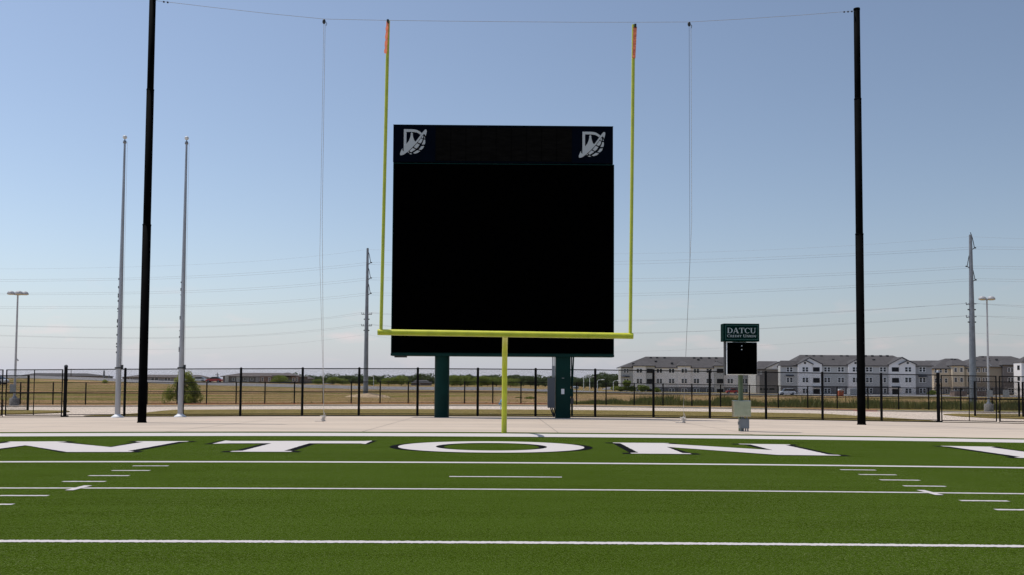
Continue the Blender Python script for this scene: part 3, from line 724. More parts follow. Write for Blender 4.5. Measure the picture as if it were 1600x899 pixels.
def rope(ptop, pbot, label, two):
    g = gnd(*pbot); a = at(ptop[0], ptop[1], g.y); t = thing('hanging_rope', g, label, 'rope', 'ropes hanging from the cable')
    b = MB(); b.ball((a.x-.02, a.y, a.z), .07, .035, .11); b.build('pulley', DARKM, t)
    b = MB(); b.tube([(a.x+two[0], a.y, a.z-.05), (a.x+two[0]*1.2, a.y+.02, (a.z+g.z)/2), (g.x+.02, g.y, g.z+.75), (g.x+.03, g.y, g.z+.12)], .0085, 6); b.build('rope_strand', ROPE, t)
    b = MB(); b.tube([(a.x+two[1], a.y, a.z-.05), (a.x+two[1], a.y-.02, (a.z+g.z)*.4), (g.x+.02, g.y-.01, g.z+.78)], .0075, 6); b.build('rope_strand', ROPED if two[2] else ROPE, t)
    b = MB(); random.seed(int(ptop[0]))
    pp = [(g.x+.03, g.y, g.z+.4)]
    for i in range(34): an = i*1.9; rr = .10*random.random()+.02; pp.append((g.x+.01+rr*cos(an)*1.2, g.y+rr*sin(an), g.z+.02+.26*(1-i/33)*random.uniform(.7, 1)))
    for i in range(5): pp.append((g.x-.1-.06*i, g.y-.02*sin(i*2), g.z+.02))
    b.tube(pp, .017, 6); b.build('knot', ROPE, t)
    c = MB(); c.tube([(a.x+.06, a.y, a.z-.02), (a.x+.1, a.y, a.z-.08), (a.x+.07, a.y, a.z-.18)], .014, 6); c.build('snap_hook', GALV, t)
rope((507, 34), (504.5, 659), 'pale doubled rope hanging from the cable left of the scoreboard', (.03, -.03, 0))
rope((1077.5, 38), (1067.5, 661), 'thin rope hanging from the cable right of the scoreboard', (.06, -.02, 1))
# ---------------------------------------------------------------- flagpoles
def flagpole(px, py, tp, tq, label, marks):
    g = gnd(px, py); tpnt = at(tp, tq, g.y); h = tpnt.z-.05
    t = thing('flagpole', g, label, 'flagpole', 'bare flagpoles')
    prof = [(.130, g.z-.02), (.128, g.z+2.6), (.108, g.z+6), (.078, g.z+10), (.05, h-.3)]
    MB().lathe(g.x, g.y, prof, 20).build('shaft', ALU, t)
    MB().lathe(g.x, g.y, [(.30, g.z-.02), (.30, g.z+.03), (.24, g.z+.07), (.15, g.z+.13), (.137, g.z+.16)], 24).build('base_collar', WHITEM, t)
    b = MB(); b.ball((g.x, g.y, h+.03), .108, .108, .10, 16, 10); b.build('ball', WHITEM, t)
    MB().lathe(g.x, g.y, [(.02, h-.06), (.03, h-.14), (.075, h-.15), (.09, h-.27), (.055, h-.30)], 14).build('truck', GALV, t)
    b = MB(); b.box(g.x+.10, g.x+.22, g.y-.03, g.y+.03, g.z+2.38, g.z+2.62); b.box(g.x-.145, g.x+.145, g.y-.145, g.y+.145, g.z+2.43, g.z+2.5); b.build('cleat', DARKM, t)
    b = MB(); b.tube([(g.x+.17, g.y, g.z+2.5), (g.x+.13, g.y, h-.2)], .006, 5); b.build('halyard', ROPE, t)
    b = Pieces(); random.seed(int(px))
    for i in range(marks):
        z = g.z+random.uniform(3.2, 7.2); r0 = .127-.006*(z-g.z-3); b.box(g.x-r0-.003, g.x-r0*.55, g.y-r0*.78, g.y-r0*.3, z, z+random.uniform(.02, .10))
    b.build('rope_clip', DARKM, t)
flagpole(183.5, 652.3, 197.7, 214, 'bare silver flagpole left of the tall black pole', 18)
flagpole(281.5, 651.6, 291, 215.5, 'bare silver flagpole right of the tall black pole', 12)
# ---------------------------------------------------------------- fire hydrant
g = gnd(784.5, 641); t = thing('fire_hydrant', g, 'small silver fire hydrant with blue bonnet behind the yellow post', 'fire hydrant')
z = g.z+.05
MB().lathe(g.x, g.y, [(.17, z-.05), (.17, z+.04), (.11, z+.05), (.11, z+.42), (.15, z+.43), (.15, z+.47)], 16).build('barrel', HYD, t)
MB().lathe(g.x, g.y, [(.15, z+.472), (.14, z+.52), (.10, z+.60), (.04, z+.64), (.03, z+.70), (0, z+.70)], 16).build('bonnet', BLUE, t)
b = Pieces(); b.tube([(g.x-.22, g.y, z+.35), (g.x+.22, g.y, z+.35)], .055, 10); b.tube([(g.x, g.y-.2, z+.33), (g.x, g.y, z+.33)], .075, 10); b.build('outlet', BLUE, t)
# ---------------------------------------------------------------- transmission poles and wires
def tpole(base, ztop, r0, r1, arms, label):
    t = thing('transmission_pole', base, label, 'power pole', 'steel transmission poles'); x, y, z0 = base
    MB().tube([(x, y, z0-.3), (x, y, z0+(ztop-z0)*.35), (x, y, ztop)], [r0, r0*.82, r1], 18).build('shaft', GALV, t)
    for kind, za, s in arms:
        b = MB()
        if kind == 'd':
            b.tube([(x, y, za-.25), (x+s*.42, y, za+.02)], .045, 8); b.tube([(x, y, za+1.75), (x+s*.22, y, za+1.1), (x+s*.42, y, za+.06)], .04, 8); b.ball((x+s*.50, y, za+.04), .13, .07, .08)
            b.build('insulator_arm', DARKM, t)
        elif kind == 'p':
            for q in (-1, 1):
                b.tube([(x, y, za), (x+q*.66, y, za)], .04, 8); b.tube([(x+q*.42, y, za), (x+q*.42, y, za+.22)], .04, 8); b.tube([(x+q*.64, y, za), (x+q*.64, y, za+.24)], .04, 8)
            b.build('crossarm', GALV, t)
        elif kind == 'q':
            b.tube([(x, y, za+.05), (x-.58, y, za-.10)], .05, 8); b.tube([(x-.58, y, za-.10), (x-.62, y, za+.16)], .045, 8); b.tube([(x, y, za), (x+.5, y, za)], .05, 8); b.build('crossarm', GALV, t)
        else:
            b.tube([(x-r0-.04, y, za), (x+r0+.04, y, za)], .07, 8); b.build('step_bracket', DARKM, t)
    MB().lathe(x, y, [(r0*1.7, z0-.3), (r0*1.7, z0+.12), (r0*1.02, z0+.13)], 18).build('base_plate', GALV, t)
    return t
def zpx(px, q, Y): return at(px, q, Y).z
PL = gnd(571.2, 621); YL_ = PL.y
tpole(PL, zpx(575, 388, YL_), .33, .145, [('d', zpx(573, 411, YL_), 1), ('d', zpx(573, 435, YL_), 1), ('d', zpx(573, 459, YL_), 1), ('p', zpx(573, 491.5, YL_), 1), ('s', zpx(573, 499, YL_), 1), ('p', zpx(573, 509.5, YL_), 1), ('s', zpx(573, 516.5, YL_), 1)],
      'grey steel transmission pole on a sandy mound left of the goal post')
PR = on(1520.5, 104); YR_ = 104
tpole(PR, zpx(1514, 367, YR_), .40, .155, [('d', zpx(1516, 388, YR_), 1), ('d', zpx(1516, 417, YR_), -1), ('d', zpx(1516, 438, YR_), 1), ('q', zpx(1517, 475, YR_), 1), ('s', zpx(1517, 484, YR_), 1), ('q', zpx(1517, 495, YR_), 1), ('s', zpx(1517, 503.5, YR_), 1)],
      'grey steel transmission pole beside the right parking lot lamp')
b = MB(); random.seed(3); n = 22; vs = [(PL.x+.5, PL.y, PL.z+.55)]
for k, (rr, hh) in enumerate(((1.0, .42), (1.9, .2), (2.8, -.05))):
    for i in range(n): an = 2*pi*i/n; q = rr*(1+.15*random.uniform(-1, 1)); vs.append((PL.x+.5+q*1.15*cos(an), PL.y+q*sin(an), PL.z+hh+random.uniform(-.05, .05)))
fs = [(0, 1+i, 1+(i+1) % n) for i in range(n)]+[(1+k*n+i, 1+(k+1)*n+i, 1+(k+1)*n+(i+1) % n, 1+k*n+(i+1) % n) for k in range(2) for i in range(n)]
b.add(vs, fs, True); tag(b.build('dirt_mound', SAND, loc=PL), 'low sandy dirt mound round the foot of the left transmission pole', 'mound')
wires = [  # left out of frame ... pole L ... pole R ... right out of frame : (px, py)
 ('topmost thin ground wire', .010, [(-80, 419.5), (0, 420.4), (160, 418.5), (320, 413), (574, 390)], [(574, 390), (1000, 396.4), (1320, 384.5), (1514, 370)], [(1514, 370), (1600, 373.5), (1700, 377)]),
 ('upper wire of the highest conductor pair', .014, [(-80, 437), (0, 437), (320, 430.5), (577, 410)], [(577, 410), (1000, 408), (1320, 397), (1520, 386)], [(1520, 386), (1600, 386.5), (1700, 388)]),
 ('lower wire of the highest conductor pair', .014, [(-80, 440.5), (0, 440), (320, 433.7), (577, 413.5)], [(577, 413.5), (1000, 412.5), (1320, 400.5), (1520, 389.5)], [(1520, 389.5), (1600, 390.3), (1700, 392)]),
 ('upper wire of the middle conductor pair', .014, [(-80, 459), (0, 458.5), (320, 453.5), (577, 434)], [(577, 434), (1000, 435.5), (1320, 426.5), (1511, 416)], [(1511, 416), (1600, 417), (1700, 419)]),
 ('lower wire of the middle conductor pair', .014, [(-80, 461.5), (0, 461), (320, 456.5), (577, 437.5)], [(577, 437.5), (1000, 439.5), (1320, 430), (1511, 419.5)], [(1511, 419.5), (1600, 420.7), (1700, 422.5)]),
 ('upper wire of the lowest conductor pair', .014, [(-80, 480), (0, 479.5), (320, 476.3), (577, 457.5)], [(577, 457.5), (1000, 458.5), (1320, 447), (1521, 435.5)], [(1521, 435.5), (1600, 437), (1700, 439)]),
 ('lower wire of the lowest conductor pair', .014, [(-80, 483), (0, 482.3), (320, 479), (577, 461)], [(577, 461), (1000, 462.2), (1320, 450.3), (1521, 439)], [(1521, 439), (1600, 440.5), (1700, 443)]),
 ('front wire of the upper distribution line', .016, [(-80, 506), (0, 508.6), (200, 511.5), (320, 510), (565, 488.5)], [(565, 488.5), (1000, 501.5), (1320, 487.5), (1509, 474)], [(1509, 474), (1600, 478), (1700, 483)]),
 ('rear wire of the upper distribution line', .012, [(-80, 507), (0, 509.6), (200, 512.7), (320, 511.3), (582, 488.5)], [(582, 488.5), (1000, 499.8), (1320, 486), (1522, 474)], [(1522, 474), (1600, 480.5), (1700, 486)]),
 ('front wire of the lower distribution line', .016, [(-80, 521.5), (0, 524), (200, 528), (320, 526.8), (565, 507)], [(565, 507), (1000, 520), (1320, 507), (1509, 493.5)], [(1509, 493.5), (1600, 496), (1700, 500)]),
 ('rear wire of the lower distribution line', .012, [(-80, 522.7), (0, 525.2), (200, 529), (320, 528), (582, 507)], [(582, 507), (1000, 521.5), (1320, 505.5), (1522, 493.5)], [(1522, 493.5), (1600, 499), (1700, 504)]),
 ('lowest faint cable', .011, [(-80, 541), (0, 542.5), (200, 546.3), (320, 545), (572, 523)], [(572, 523), (1000, 549.5), (1220, 538.3), (1518, 520.5)], [(1518, 520.5), (1600, 525), (1700, 531)]),
]
def catm(pts, n=14):
    # smooth interpolation in x: quadratic/cubic Lagrange through the given points
    xs_ = [p[0] for p in pts]; out = []
    N = n
    for i in range(N+1):
        x = xs_[0]+(xs_[-1]-xs_[0])*i/N; y = 0
        for a in range(len(pts)):
            l = 1
            for b_ in range(len(pts)):
                if b_ != a: l *= (x-xs_[b_])/(xs_[a]-xs_[b_])
            y += l*pts[a][1]
        out.append((x, y))
    return out
for nm, r, s0, s1_, s2_ in wires:
    pts = []
    for sg in (s0, s1_, s2_):
        for x, y in catm(sg)[(0 if not pts else 1):]:
            Yw = YL_+(YR_-YL_)*(x-572)/(1518-572) if x < 1518 else YR_
            if x < 572: Yw = YL_
            pts.append(at(x, y, Yw))
    b = MB(); b.tube(pts, r*.7, 5)
    tag(b.build('power_line', WIRE, loc=pts[0]), nm+' crossing the sky between the steel transmission poles', 'wire', 'overhead wires')
# ---------------------------------------------------------------- parking lot lamps
def lamp(base, htop, label, camd=.0):
    t = thing('parking_lot_lamp', base, label, 'lamp post', 'parking lot lamp posts'); x, y, z = base
    MB().lathe(x, y, [(.36, z-.3), (.36, z+.58), (.34, z+.61), (0, z+.61)], 24).build('concrete_base', CBASE, t)
    MB().tube([(x, y, z+.6), (x, y, htop-.12)], [.095, .06], 14).build('shaft', LAMPM, t)
    MB().lathe(x, y, [(.2, z+.612), (.2, z+.64), (.12, z+.75), (.1, z+.8)], 16).build('base_cover', GALV, t)
    for dx, dy in ((-.47, -.15), (-.16, .28), (.47, .15), (.22, -.25)):
        b = MB(); b.lathe(x+dx, y+dy, [(0, htop+.20), (.10, htop+.19), (.21, htop+.14), (.27, htop+.05), (.29, htop-.04), (.27, htop-.07)], 16)
        hd_ = b.build('lamp_head', LAMPM, t); MB().lathe(x+dx, y+dy, [(.262, htop-.065), (.2, htop-.10), (0, htop-.12)], 16).build('lens', LENS, hd_)
    b = MB(); b.tube([(x-.47, y-.15, htop-.08), (x+.47, y+.15, htop-.08)], .035, 8); b.tube([(x-.16, y+.28, htop-.08), (x+.22, y-.25, htop-.08)], .035, 8); b.build('bracket', GALV, t)
    b = MB(); b.tube([(x, y, z+(htop-z)*.42), (x+.16, y-.05, z+(htop-z)*.42-.05), (x+.19, y-.05, z+(htop-z)*.42-.12)], .035, 8); b.ball((x+.2, y-.05, z+(htop-z)*.42-.14), .06, .06, .06); b.build('camera_bracket', LAMPM, t)
ll = on(23, 75.5); lamp(ll, at(30, 459, 75.5).z, 'four headed lamp post with concrete base at far left')
lr = on(1544.5, 77.5); lamp(lr, at(1540, 467, 77.5).z, 'four headed lamp post with concrete base before the tan apartments')
# ---------------------------------------------------------------- foliage
def crown_mb(mb, lobes, n, size, seed):
    rnd = random.Random(seed); vs = []; fs = []
    tot = sum(l[3]*l[4]*l[5] for l in lobes)
    for cx, cy_, cz, rx, ry, rz in lobes:
        for _ in range(int(n*rx*ry*rz/tot)+1):
            while True:
                u = Vector((rnd.uniform(-1, 1), rnd.uniform(-1, 1), rnd.uniform(-1, 1)))
                if .12 < u.length < 1: break
            rr = u.length**.45; u = u.normalized()*rr*(1+.07*rnd.uniform(-1, 1)+.09*sin(5*u.x+3*u.z+seed))
            c = Vector((cx+u.x*rx, cy_+u.y*ry, cz+u.z*rz)); s = size*rnd.uniform(.6, 1.4)
            a = Vector((rnd.gauss(0, 1), rnd.gauss(0, 1), rnd.gauss(0, 1))).normalized(); bb = a.cross(Vector((rnd.gauss(0, 1), rnd.gauss(0, 1), rnd.gauss(0, 1)))).normalized()
            o = len(vs); vs += [c-a*s, c+bb*s*.55, c+a*s, c-bb*s*.55]; fs.append((o, o+1, o+2, o+3))
    mb.add(vs, fs)
def make_tree(name, label, cat, h, wd, lm, seed, n=900, leafs=.28, low=.25, group=None, lob=7, dens=1):
    rnd = random.Random(seed); t = thing(name, (0, 0, 0), label, cat, group)
    b = MB(); b.tube([(0, 0, -.3), (.05*wd*rnd.uniform(-1, 1), 0, h*.35), (.04*wd, 0, h*.7)], [h*.028, h*.02, h*.008], 7)
    for i in range(4):
        an = rnd.uniform(0, 6.28); b.tube([(0, 0, h*.3+i*h*.07), (cos(an)*wd*.25, sin(an)*wd*.25, h*.55+i*h*.06)], [h*.012, h*.004], 5)
    b.build('trunk', BARK, t)
    lobes = [(0, 0, h*(.5+low/2), wd*.33, wd*.33, h*(.5-low/2)*.9)]
    for i in range(lob):
        an = 2*pi*i/lob+rnd.uniform(-.4, .4); zz_ = h*rnd.uniform(low+.12, .82); q = wd*.5*sqrt(max(.1, 1-((zz_/h-.5)/.55)**2))*.62
        lobes.append((cos(an)*q, sin(an)*q, zz_, wd*rnd.uniform(.16, .26), wd*rnd.uniform(.16, .26), h*rnd.uniform(.12, .2)))
    b = MB(); crown_mb(b, lobes, n, leafs, seed); b.build('crown', lm, t)
    return t
def place(proto, first, px, Y, h0, h, label, wscale=1., rot=0):
    o = proto if first else copy_tree(proto)
    g = on(px, Y); o.location = g; s = h/h0; o.scale = (s*wscale, s*wscale, s); o.rotation_euler = (0, 0, rot); o['label'] = label; return o
# far dark row, mid-green row
protoD = [make_tree('tree', 'x', 'tree', 9, 9.5, LF_D, 11+i, 3200, .27, .10, 'dark trees of the far tree line') for i in range(3)]
protoM = [make_tree('tree', 'x', 'tree', 6, 7, LF_M, 31+i, 2400, .18, .06, 'lighter green trees before the far tree line') for i in range(3)]
def Hpx(px, q, Y): return at(px, q, Y).z-on(px, Y).z
rnd = random.Random(5)
dark = [(478, 589.5), (487, 590), (497, 588.6), (506, 589.3), (522, 588), (536, 585.5), (546, 585.6), (556, 588), (565, 588.5), (584, 588), (595, 587.5), (612, 588.5), (624, 588), (636, 587), (648, 584.6), (659, 585), (670, 588), (709, 587), (722, 588.2), (733, 586), (745, 588), (758, 586.3), (770, 587), (781, 587.5), (797, 588), (807, 585.5), (818, 587.5), (829, 589), (841, 588.2), (852, 589.3), (866, 588.5), (880, 589), (893, 588.6), (903, 590.5), (914, 589.5), (924, 591), (934, 586.5), (942, 582.8), (950, 586), (958, 586.5), (966, 586), (975, 588)]
fd = [True]*3
for i, (px, q) in enumerate(dark):
    Y = rnd.uniform(430, 500); k = i % 3; h = Hpx(px, q, Y)
    place(protoD[k], fd[k], px, Y, 9, h*rnd.uniform(.92, 1.12), 'dark tree of the far tree line, number %d counted from its left end' % (i+1), rnd.uniform(.95, 1.35)*8.5/max(h, 6), rnd.uniform(0, 6)); fd[k] = False
lite = [(437, 585.8, 330, 'round green tree before the brown apartment block'), (497, 592, 330, 'lighter green tree left of the pale rope, far field'), (520, 589, 330, 'lighter green bushy tree right of the pale rope'), (535, 591, 330, 'lighter green tree beside the bushy one right of the pale rope'), (582, 593, 340, 'low yellow green tree right of the left transmission pole'), (607, 589.5, 350, 'lighter green tree left of the broad one near the green column'), (627, 586.2, 350, 'broad lighter green tree left of the left green column'), (706, 585.2, 330, 'tall lighter green tree touching the right side of the round green column'), (720, 586.4, 330, 'lighter green tree second from the round green column'), (731, 592, 330, 'low light tree between two taller ones right of the round column'), (752, 587, 335, 'lighter green tree just left of a tall fence post'), (762, 588, 335, 'lighter green tree just right of a tall fence post'), (776, 588.5, 335, 'lighter green tree left of the yellow post'), (798, 590.5, 335, 'lighter green tree right of the yellow post')]
fm = [True]*3
for i, (px, q, Y, lb) in enumerate(lite):
    k = i % 3; h = Hpx(px, q, Y); place(protoM[k], fm[k], px, Y, 6, h, lb, 1.3*5.2/max(h, 3.2), rnd.uniform(0, 6)); fm[k] = False
# wood behind everything
b = MB(); lob = []; r2 = random.Random(9)
for i in range(190):
    px = 452+i*6.5; Y = r2.uniform(620, 760)
    if 985 < px: Y += 60
    g = on(px, Y); h = 5.0+r2.uniform(-1.2, 2.2); lob.append((g.x, g.y, g.z+h*.5, 5.5, 5, h*.5))
crown_mb(b, lob, 42000, .62, 4); tag(b.build('distant_wood', LF_D), 'far dark wood along the horizon', 'wood', kind='stuff')
# trees beside the apartments and small shrubs
def one(px, Y, q, wd, lm, label, cat='tree', seed=1, n=1200, leafs=.22, low=.08, name='tree', lob=7):
    h = Hpx(px, q, Y); t = make_tree(name, label, cat, h, wd, lm, seed, n, leafs, low, None, lob); t.location = on(px, Y); return t
one(979, 300, 593.5, 2.9, LF_M, 'narrow dark green tree by the left end of the white apartments', seed=51)
one(970, 302, 604, 3.0, LF_M, 'low green tree at the foot of the apartment corner', seed=52)
one(987, 300, 603.5, 2.6, LF_M, 'small green tree right of the narrow one by the apartments', seed=53)
one(1004, 298, 601.5, 4.2, LF_M, 'round young tree before the apartment balconies', seed=54)
one(1026, 298, 605.5, 2.6, LF_M, 'smallest young tree before the white apartment wall', seed=55)
one(1457, 285, 610, 3.0, LF_M, 'small shrub tree at the right corner of the grey apartments', seed=56)
one(961, 330, 603, 3.5, LF_L, 'pale low tree left of the white apartments', seed=57)
for px, q, Y, wd, lb in ((828, 620.2, 112, 1.5, 'small grey green shrub in the dry field right of the yellow post'), (811, 621.5, 118, 1.0, 'tiny shrub in the dry field near the yellow post'), (164, 593.2, 215, 1.7, 'tiny yellow green shrub high on the left dry bank')):
    one(px, Y, q, wd, LF_M if px > 800 else LF_L, lb, 'shrub', seed=int(px), n=600, leafs=.09, low=0, name='shrub', lob=5)
# feathery willow shrub
Yw = 86.; g = on(288, Yw); t = thing('willow_shrub', g, 'feathery light green willow shrub behind the right flagpole', 'shrub')
b = MB(); r3 = random.Random(12)
for i in range(14):
    an = r3.uniform(0, 6.28); q = r3.uniform(.2, 1.2); b.tube([(g.x+cos(an)*.15, g.y+sin(an)*.15, g.z-.1), (g.x+cos(an)*q*.6, g.y+sin(an)*q*.6, g.z+1.0), (g.x+cos(an)*q, g.y+sin(an)*q, g.z+r3.uniform(1.5, 2.3))], [.035, .02, .007], 5)
b.build('stem', BARK, t)
b = MB(); lob = []
for i in range(64):
    q = r3.random(); hh = .25+2.35*q; wd_ = (1.0-(hh/2.95)**1.3)*1.75+.12; an = r3.uniform(0, 6.28); k_ = r3.uniform(.45, 1)
    an = an if r3.random() > .3 else r3.uniform(-.6, .6)
    sz = r3.uniform(.22, .42)*(1.15-.4*q); lob.append((g.x+cos(an)*wd_*k_, g.y+sin(an)*wd_*k_*.8, g.z+hh, sz, sz, sz*r3.uniform(1.1, 1.7)))
lob += [(g.x+.2, g.y, g.z+.8, 1.2, .8, .8), (g.x+1.0, g.y, g.z+.5, .8, .6, .5), (g.x+.25, g.y, g.z+2.3, .3, .3, .5)]
crown_mb(b, lob, 13000, .055, 8); b.build('foliage', LF_L, t)
# tall weeds in the ditch
def blades(name, m, n, fn, hmin, hmax, wd, label, cat, seed=1):
    rr = random.Random(seed); vs = []; fs = []
    for _ in range(n):
        x, y, k = fn(rr); z = ground(x, y)-.02; h = rr.uniform(hmin, hmax)*k; an = rr.uniform(0, pi); dx, dy = cos(an)*wd, sin(an)*wd; lx, ly = rr.gauss(0, .18)*h, rr.gauss(0, .18)*h
        o = len(vs); vs += [(x-dx, y-dy, z), (x+dx, y+dy, z), (x+dx*.6+lx*.5, y+dy*.6+ly*.5, z+h*.6), (x-dx*.6+lx*.5, y-dy*.6+ly*.5, z+h*.6), (x+lx, y+ly, z+h)]
        fs += [(o, o+1, o+2, o+3), (o+3, o+2, o+4)]
    b = MB(); b.add(vs, fs); o = b.build(name, m); return tag(o, label, cat, kind='stuff')
def fn(rr):
    x = rr.uniform(6, 66); y = rr.gauss(95, 3.0)+(-2 if x > 30 else 0)
    k = .85+.25*sin(x*.9)+.15*sin(x*2.3+1); k *= sm(5, 13, x)
    return x, y, max(.3, k)
blades('tall_weeds', WEED, 26000, fn, .55, 1.25, .035, 'band of tall dark green weeds behind the low fence on the right', 'weeds', 2)
DRYB = mat('dry_blades', (.56, .40, .20), .9, c2=(.32, .27, .08), vscale=.15, spec=0)
blades('dry_field_grass', DRYB, 9000, lambda rr: (lambda y: (rr.uniform(-.64, .64)*y, y, 1.))(82+150*rr.random()**1.6), .04, .15, .04, 'dry tufted grass covering the field beyond the low fence', 'grass', 3)
VERGB = mat('verge_blades', (.27, .23, .065), .9, c2=(.38, .27, .12), vscale=.6, spec=0)
def fnv(rr):
    x = rr.uniform(-19, 22); return x, rr.uniform(49.8, 61.0), 1.
blades('verge_grass', VERGB, 9000, fnv, .05, .13, .012, 'mown dry grass on the strip between fence and road', 'grass', 4)
# ---------------------------------------------------------------- buildings
def Xp(px, Y): return at(px, 600, Y).x
def Zp(px, q, Y): return at(px, q, Y).z
def wall(par, p0, p1, qt, Y, front, depth, m, qb=None, name='wall'):
    zb_ = ground(Xp(p0, Y), Y)-.4 if qb is None else Zp((p0+p1)/2, qb, Y)
    return MB().box(Xp(p0, Y), Xp(p1, Y), Y-front, Y+depth, zb_, Zp((p0+p1)/2, qt, Y)).build(name, m, par)
def hip(par, p0, p1, qe, qr, Y, front, depth, hl, hr, m=ROOF, ov=.5, rp=None):
    """hip roof: eave row qe, ridge row qr, hl/hr hip run in picture columns (0 = gable end)"""
    x0_, x1_ = Xp(p0, Y), Xp(p1, Y); y0_, y1_ = Y-front-ov, Y+depth+ov; ze, zr_ = Zp((p0+p1)/2, qe, Y), Zp((p0+p1)/2, qr, Y); ym = (y0_+y1_)/2
    a = Xp(p0+hl, Y); c = Xp(p1-hr, Y)
    b = MB(); b.add([(x0_, y0_, ze), (x1_, y0_, ze), (x1_, y1_, ze), (x0_, y1_, ze), (a, ym, zr_), (c, ym, zr_), (x0_, y0_, ze-.22), (x1_, y0_, ze-.22), (x1_, y1_, ze-.22), (x0_, y1_, ze-.22)],
          [(0, 1, 5, 4), (1, 2, 5), (2, 3, 4, 5), (3, 0, 4), (6, 7, 1, 0), (7, 8, 2, 1), (8, 9, 3, 2), (9, 6, 0, 3), (9, 8, 7, 6)])
    return b.build('roof', m, par)
def gable(par, p0, p1, pa, qe, qa, Y, front, back, m, rm=ROOF, ov=.35):
    """gable facing the camera with its own small roof running back"""
    x0_, x1_, xa_ = Xp(p0, Y), Xp(p1, Y), Xp(pa, Y); ze, za = Zp(pa, qe, Y), Zp(pa, qa, Y); y0_ = Y-front
    MB().prism([(x0_, ze-.6), (x1_, ze-.6), (x1_, ze-.05), (xa_, za-.12), (x0_, ze-.05)], 'y', y0_, y0_+.4).build('gable_wall', m, par)
    b = MB(); t = .2; o_ = .35
    sl0 = (za-ze)/(xa_-x0_); sl1 = (za-ze)/(x1_-xa_)
    L_ = [(x0_-o_, ze-sl0*o_), (xa_, za), (x1_+o_, ze-sl1*o_), (x1_+o_, ze-sl1*o_+t), (xa_, za+t), (x0_-o_, ze-sl0*o_+t)]
    b.prism(L_, 'y', y0_-ov, Y+back); r_ = b.build('roof', rm, par)
    b = MB(); L2 = [(x0_-o_, ze-sl0*o_-.05), (xa_, za-.05), (x1_+o_, ze-sl1*o_-.05), (x1_+o_, ze-sl1*o_+t-.02), (xa_, za+t-.02), (x0_-o_, ze-sl0*o_+t-.02)]
    b.prism(L2, 'y', y0_-ov-.06, y0_-ov-.003); b.build('fascia', TRIM, r_)
def win(par, p0, p1, q0, q1, Y, front, pair=True, m=GLASS, fr=WFR):
    x0_, x1_ = Xp(p0, Y), Xp(p1, Y); z0_, z1_ = Zp(p0, q1, Y), Zp(p0, q0, Y); y = Y-front; e = .13
    b = MB(); yf0, yf1 = y-.10, y-.003
    cols = [(x0_, (x0_+x1_)/2-.15), ((x0_+x1_)/2+.15, x1_)] if pair else [(x0_, x1_)]
    for a, c in cols:
        b.box(a-e, a, yf0, yf1, z0_-e, z1_+e); b.box(c, c+e, yf0, yf1, z0_-e, z1_+e); b.box(a, c, yf0, yf1, z1_, z1_+e); b.box(a, c, yf0, yf1, z0_-e, z0_)
        b.box(a, c, yf0+.02, yf1, (z0_+z1_)/2-.045, (z0_+z1_)/2+.045)
    o = b.build('window', fr, par)
    b = MB()
    for a, c in cols: b.box(a, c, y-.05, y-.004, z0_, z1_)
    b.build('pane', m, o)
def opening(par, p0, p1, q0, q1, Y, front, rail_=True):
    x0_, x1_ = Xp(p0, Y), Xp(p1, Y); z0_, z1_ = Zp(p0, q1, Y), Zp(p0, q0, Y); y = Y-front
    o = MB().box(x0_, x1_, y-.02, y-.004, z0_, z1_).build('balcony', DARK, par)
    if rail_:
        b = MB(); hh = (z1_-z0_)*.42; b.box(x0_, x1_, y-.08, y-.04, z0_+hh, z0_+hh+.06); b.box(x0_, x1_, y-.08, y-.04, z0_, z0_+.06)
        nn = 12
        for i in range(nn+1): x = x0_+(x1_-x0_)*i/nn; b.box(x-.02, x+.02, y-.07, y-.05, z0_+.06, z0_+hh)
        b.build('railing', DARKM, o)
def awning(par, p0, p1, q, Y, front):
    x0_, x1_ = Xp(p0, Y), Xp(p1, Y); z = Zp(p0, q, Y); y = Y-front
    MB().prism([(y, z+.35), (y-.9, z), (y-.9, z-.1), (y, z+.2)], 'x', x0_, x1_).build('awning', TRIM, par)
# A : white block
Y = 330
A_ = thing('apartment_building', on(1075, Y), 'long white three storey apartment block with grey hip roof behind the play clock', 'building')
wall(A_, 970, 989, 574.8, Y, 0, 7, GRW)
wall(A_, 989, 1008.3, 571.8, Y, 1.0, 14, WHW); wall(A_, 1008.3, 1022.4, 571.8, Y, .8, 13.9, GRW)
wall(A_, 1022.4, 1058.4, 575, Y, 0, 14, WHW, 605); wall(A_, 1058.4, 1078.4, 571.8, Y, .9, 14, WHW, 605); wall(A_, 1078.4, 1115.5, 575, Y, 0, 14, WHW, 605.3)
wall(A_, 1115.5, 1130.5, 571.8, Y, .9, 14, GRW); wall(A_, 1130.5, 1153, 575, Y, 0, 14, WHW, 605.8); wall(A_, 1153, 1180, 575, Y, -.3, 14, GRW)
for a, c, fr in ((1022.5, 1058.3, .02), (1058.5, 1078.3, .92), (1078.5, 1115.4, .02), (1130.6, 1152.9, .02)):
    MB().box(Xp(a, Y), Xp(c, Y), Y-fr, Y+13.9, ground(Xp(a, Y), Y)-.4, Zp((a+c)/2, 605.2, Y)).build('stone_base', STN, A_)
MB().box(Xp(992, Y), Xp(1008.2, Y), Y-1.03, Y-1.003, ground(Xp(992, Y), Y)-.4, Zp(1000, 605, Y)).build('stone_base', STN, A_)
hip(A_, 970.5, 1183, 574.6, 557, Y, 0, 14, 43, 20)
for a, c in ((986.8, 1023.8), (1056.8, 1080), (1113.8, 1132)): hip(A_, a, c, 571.6, 563.5, Y, 1.0, 9, 16 if c-a > 30 else 11, 16 if c-a > 30 else 11, ov=.5)
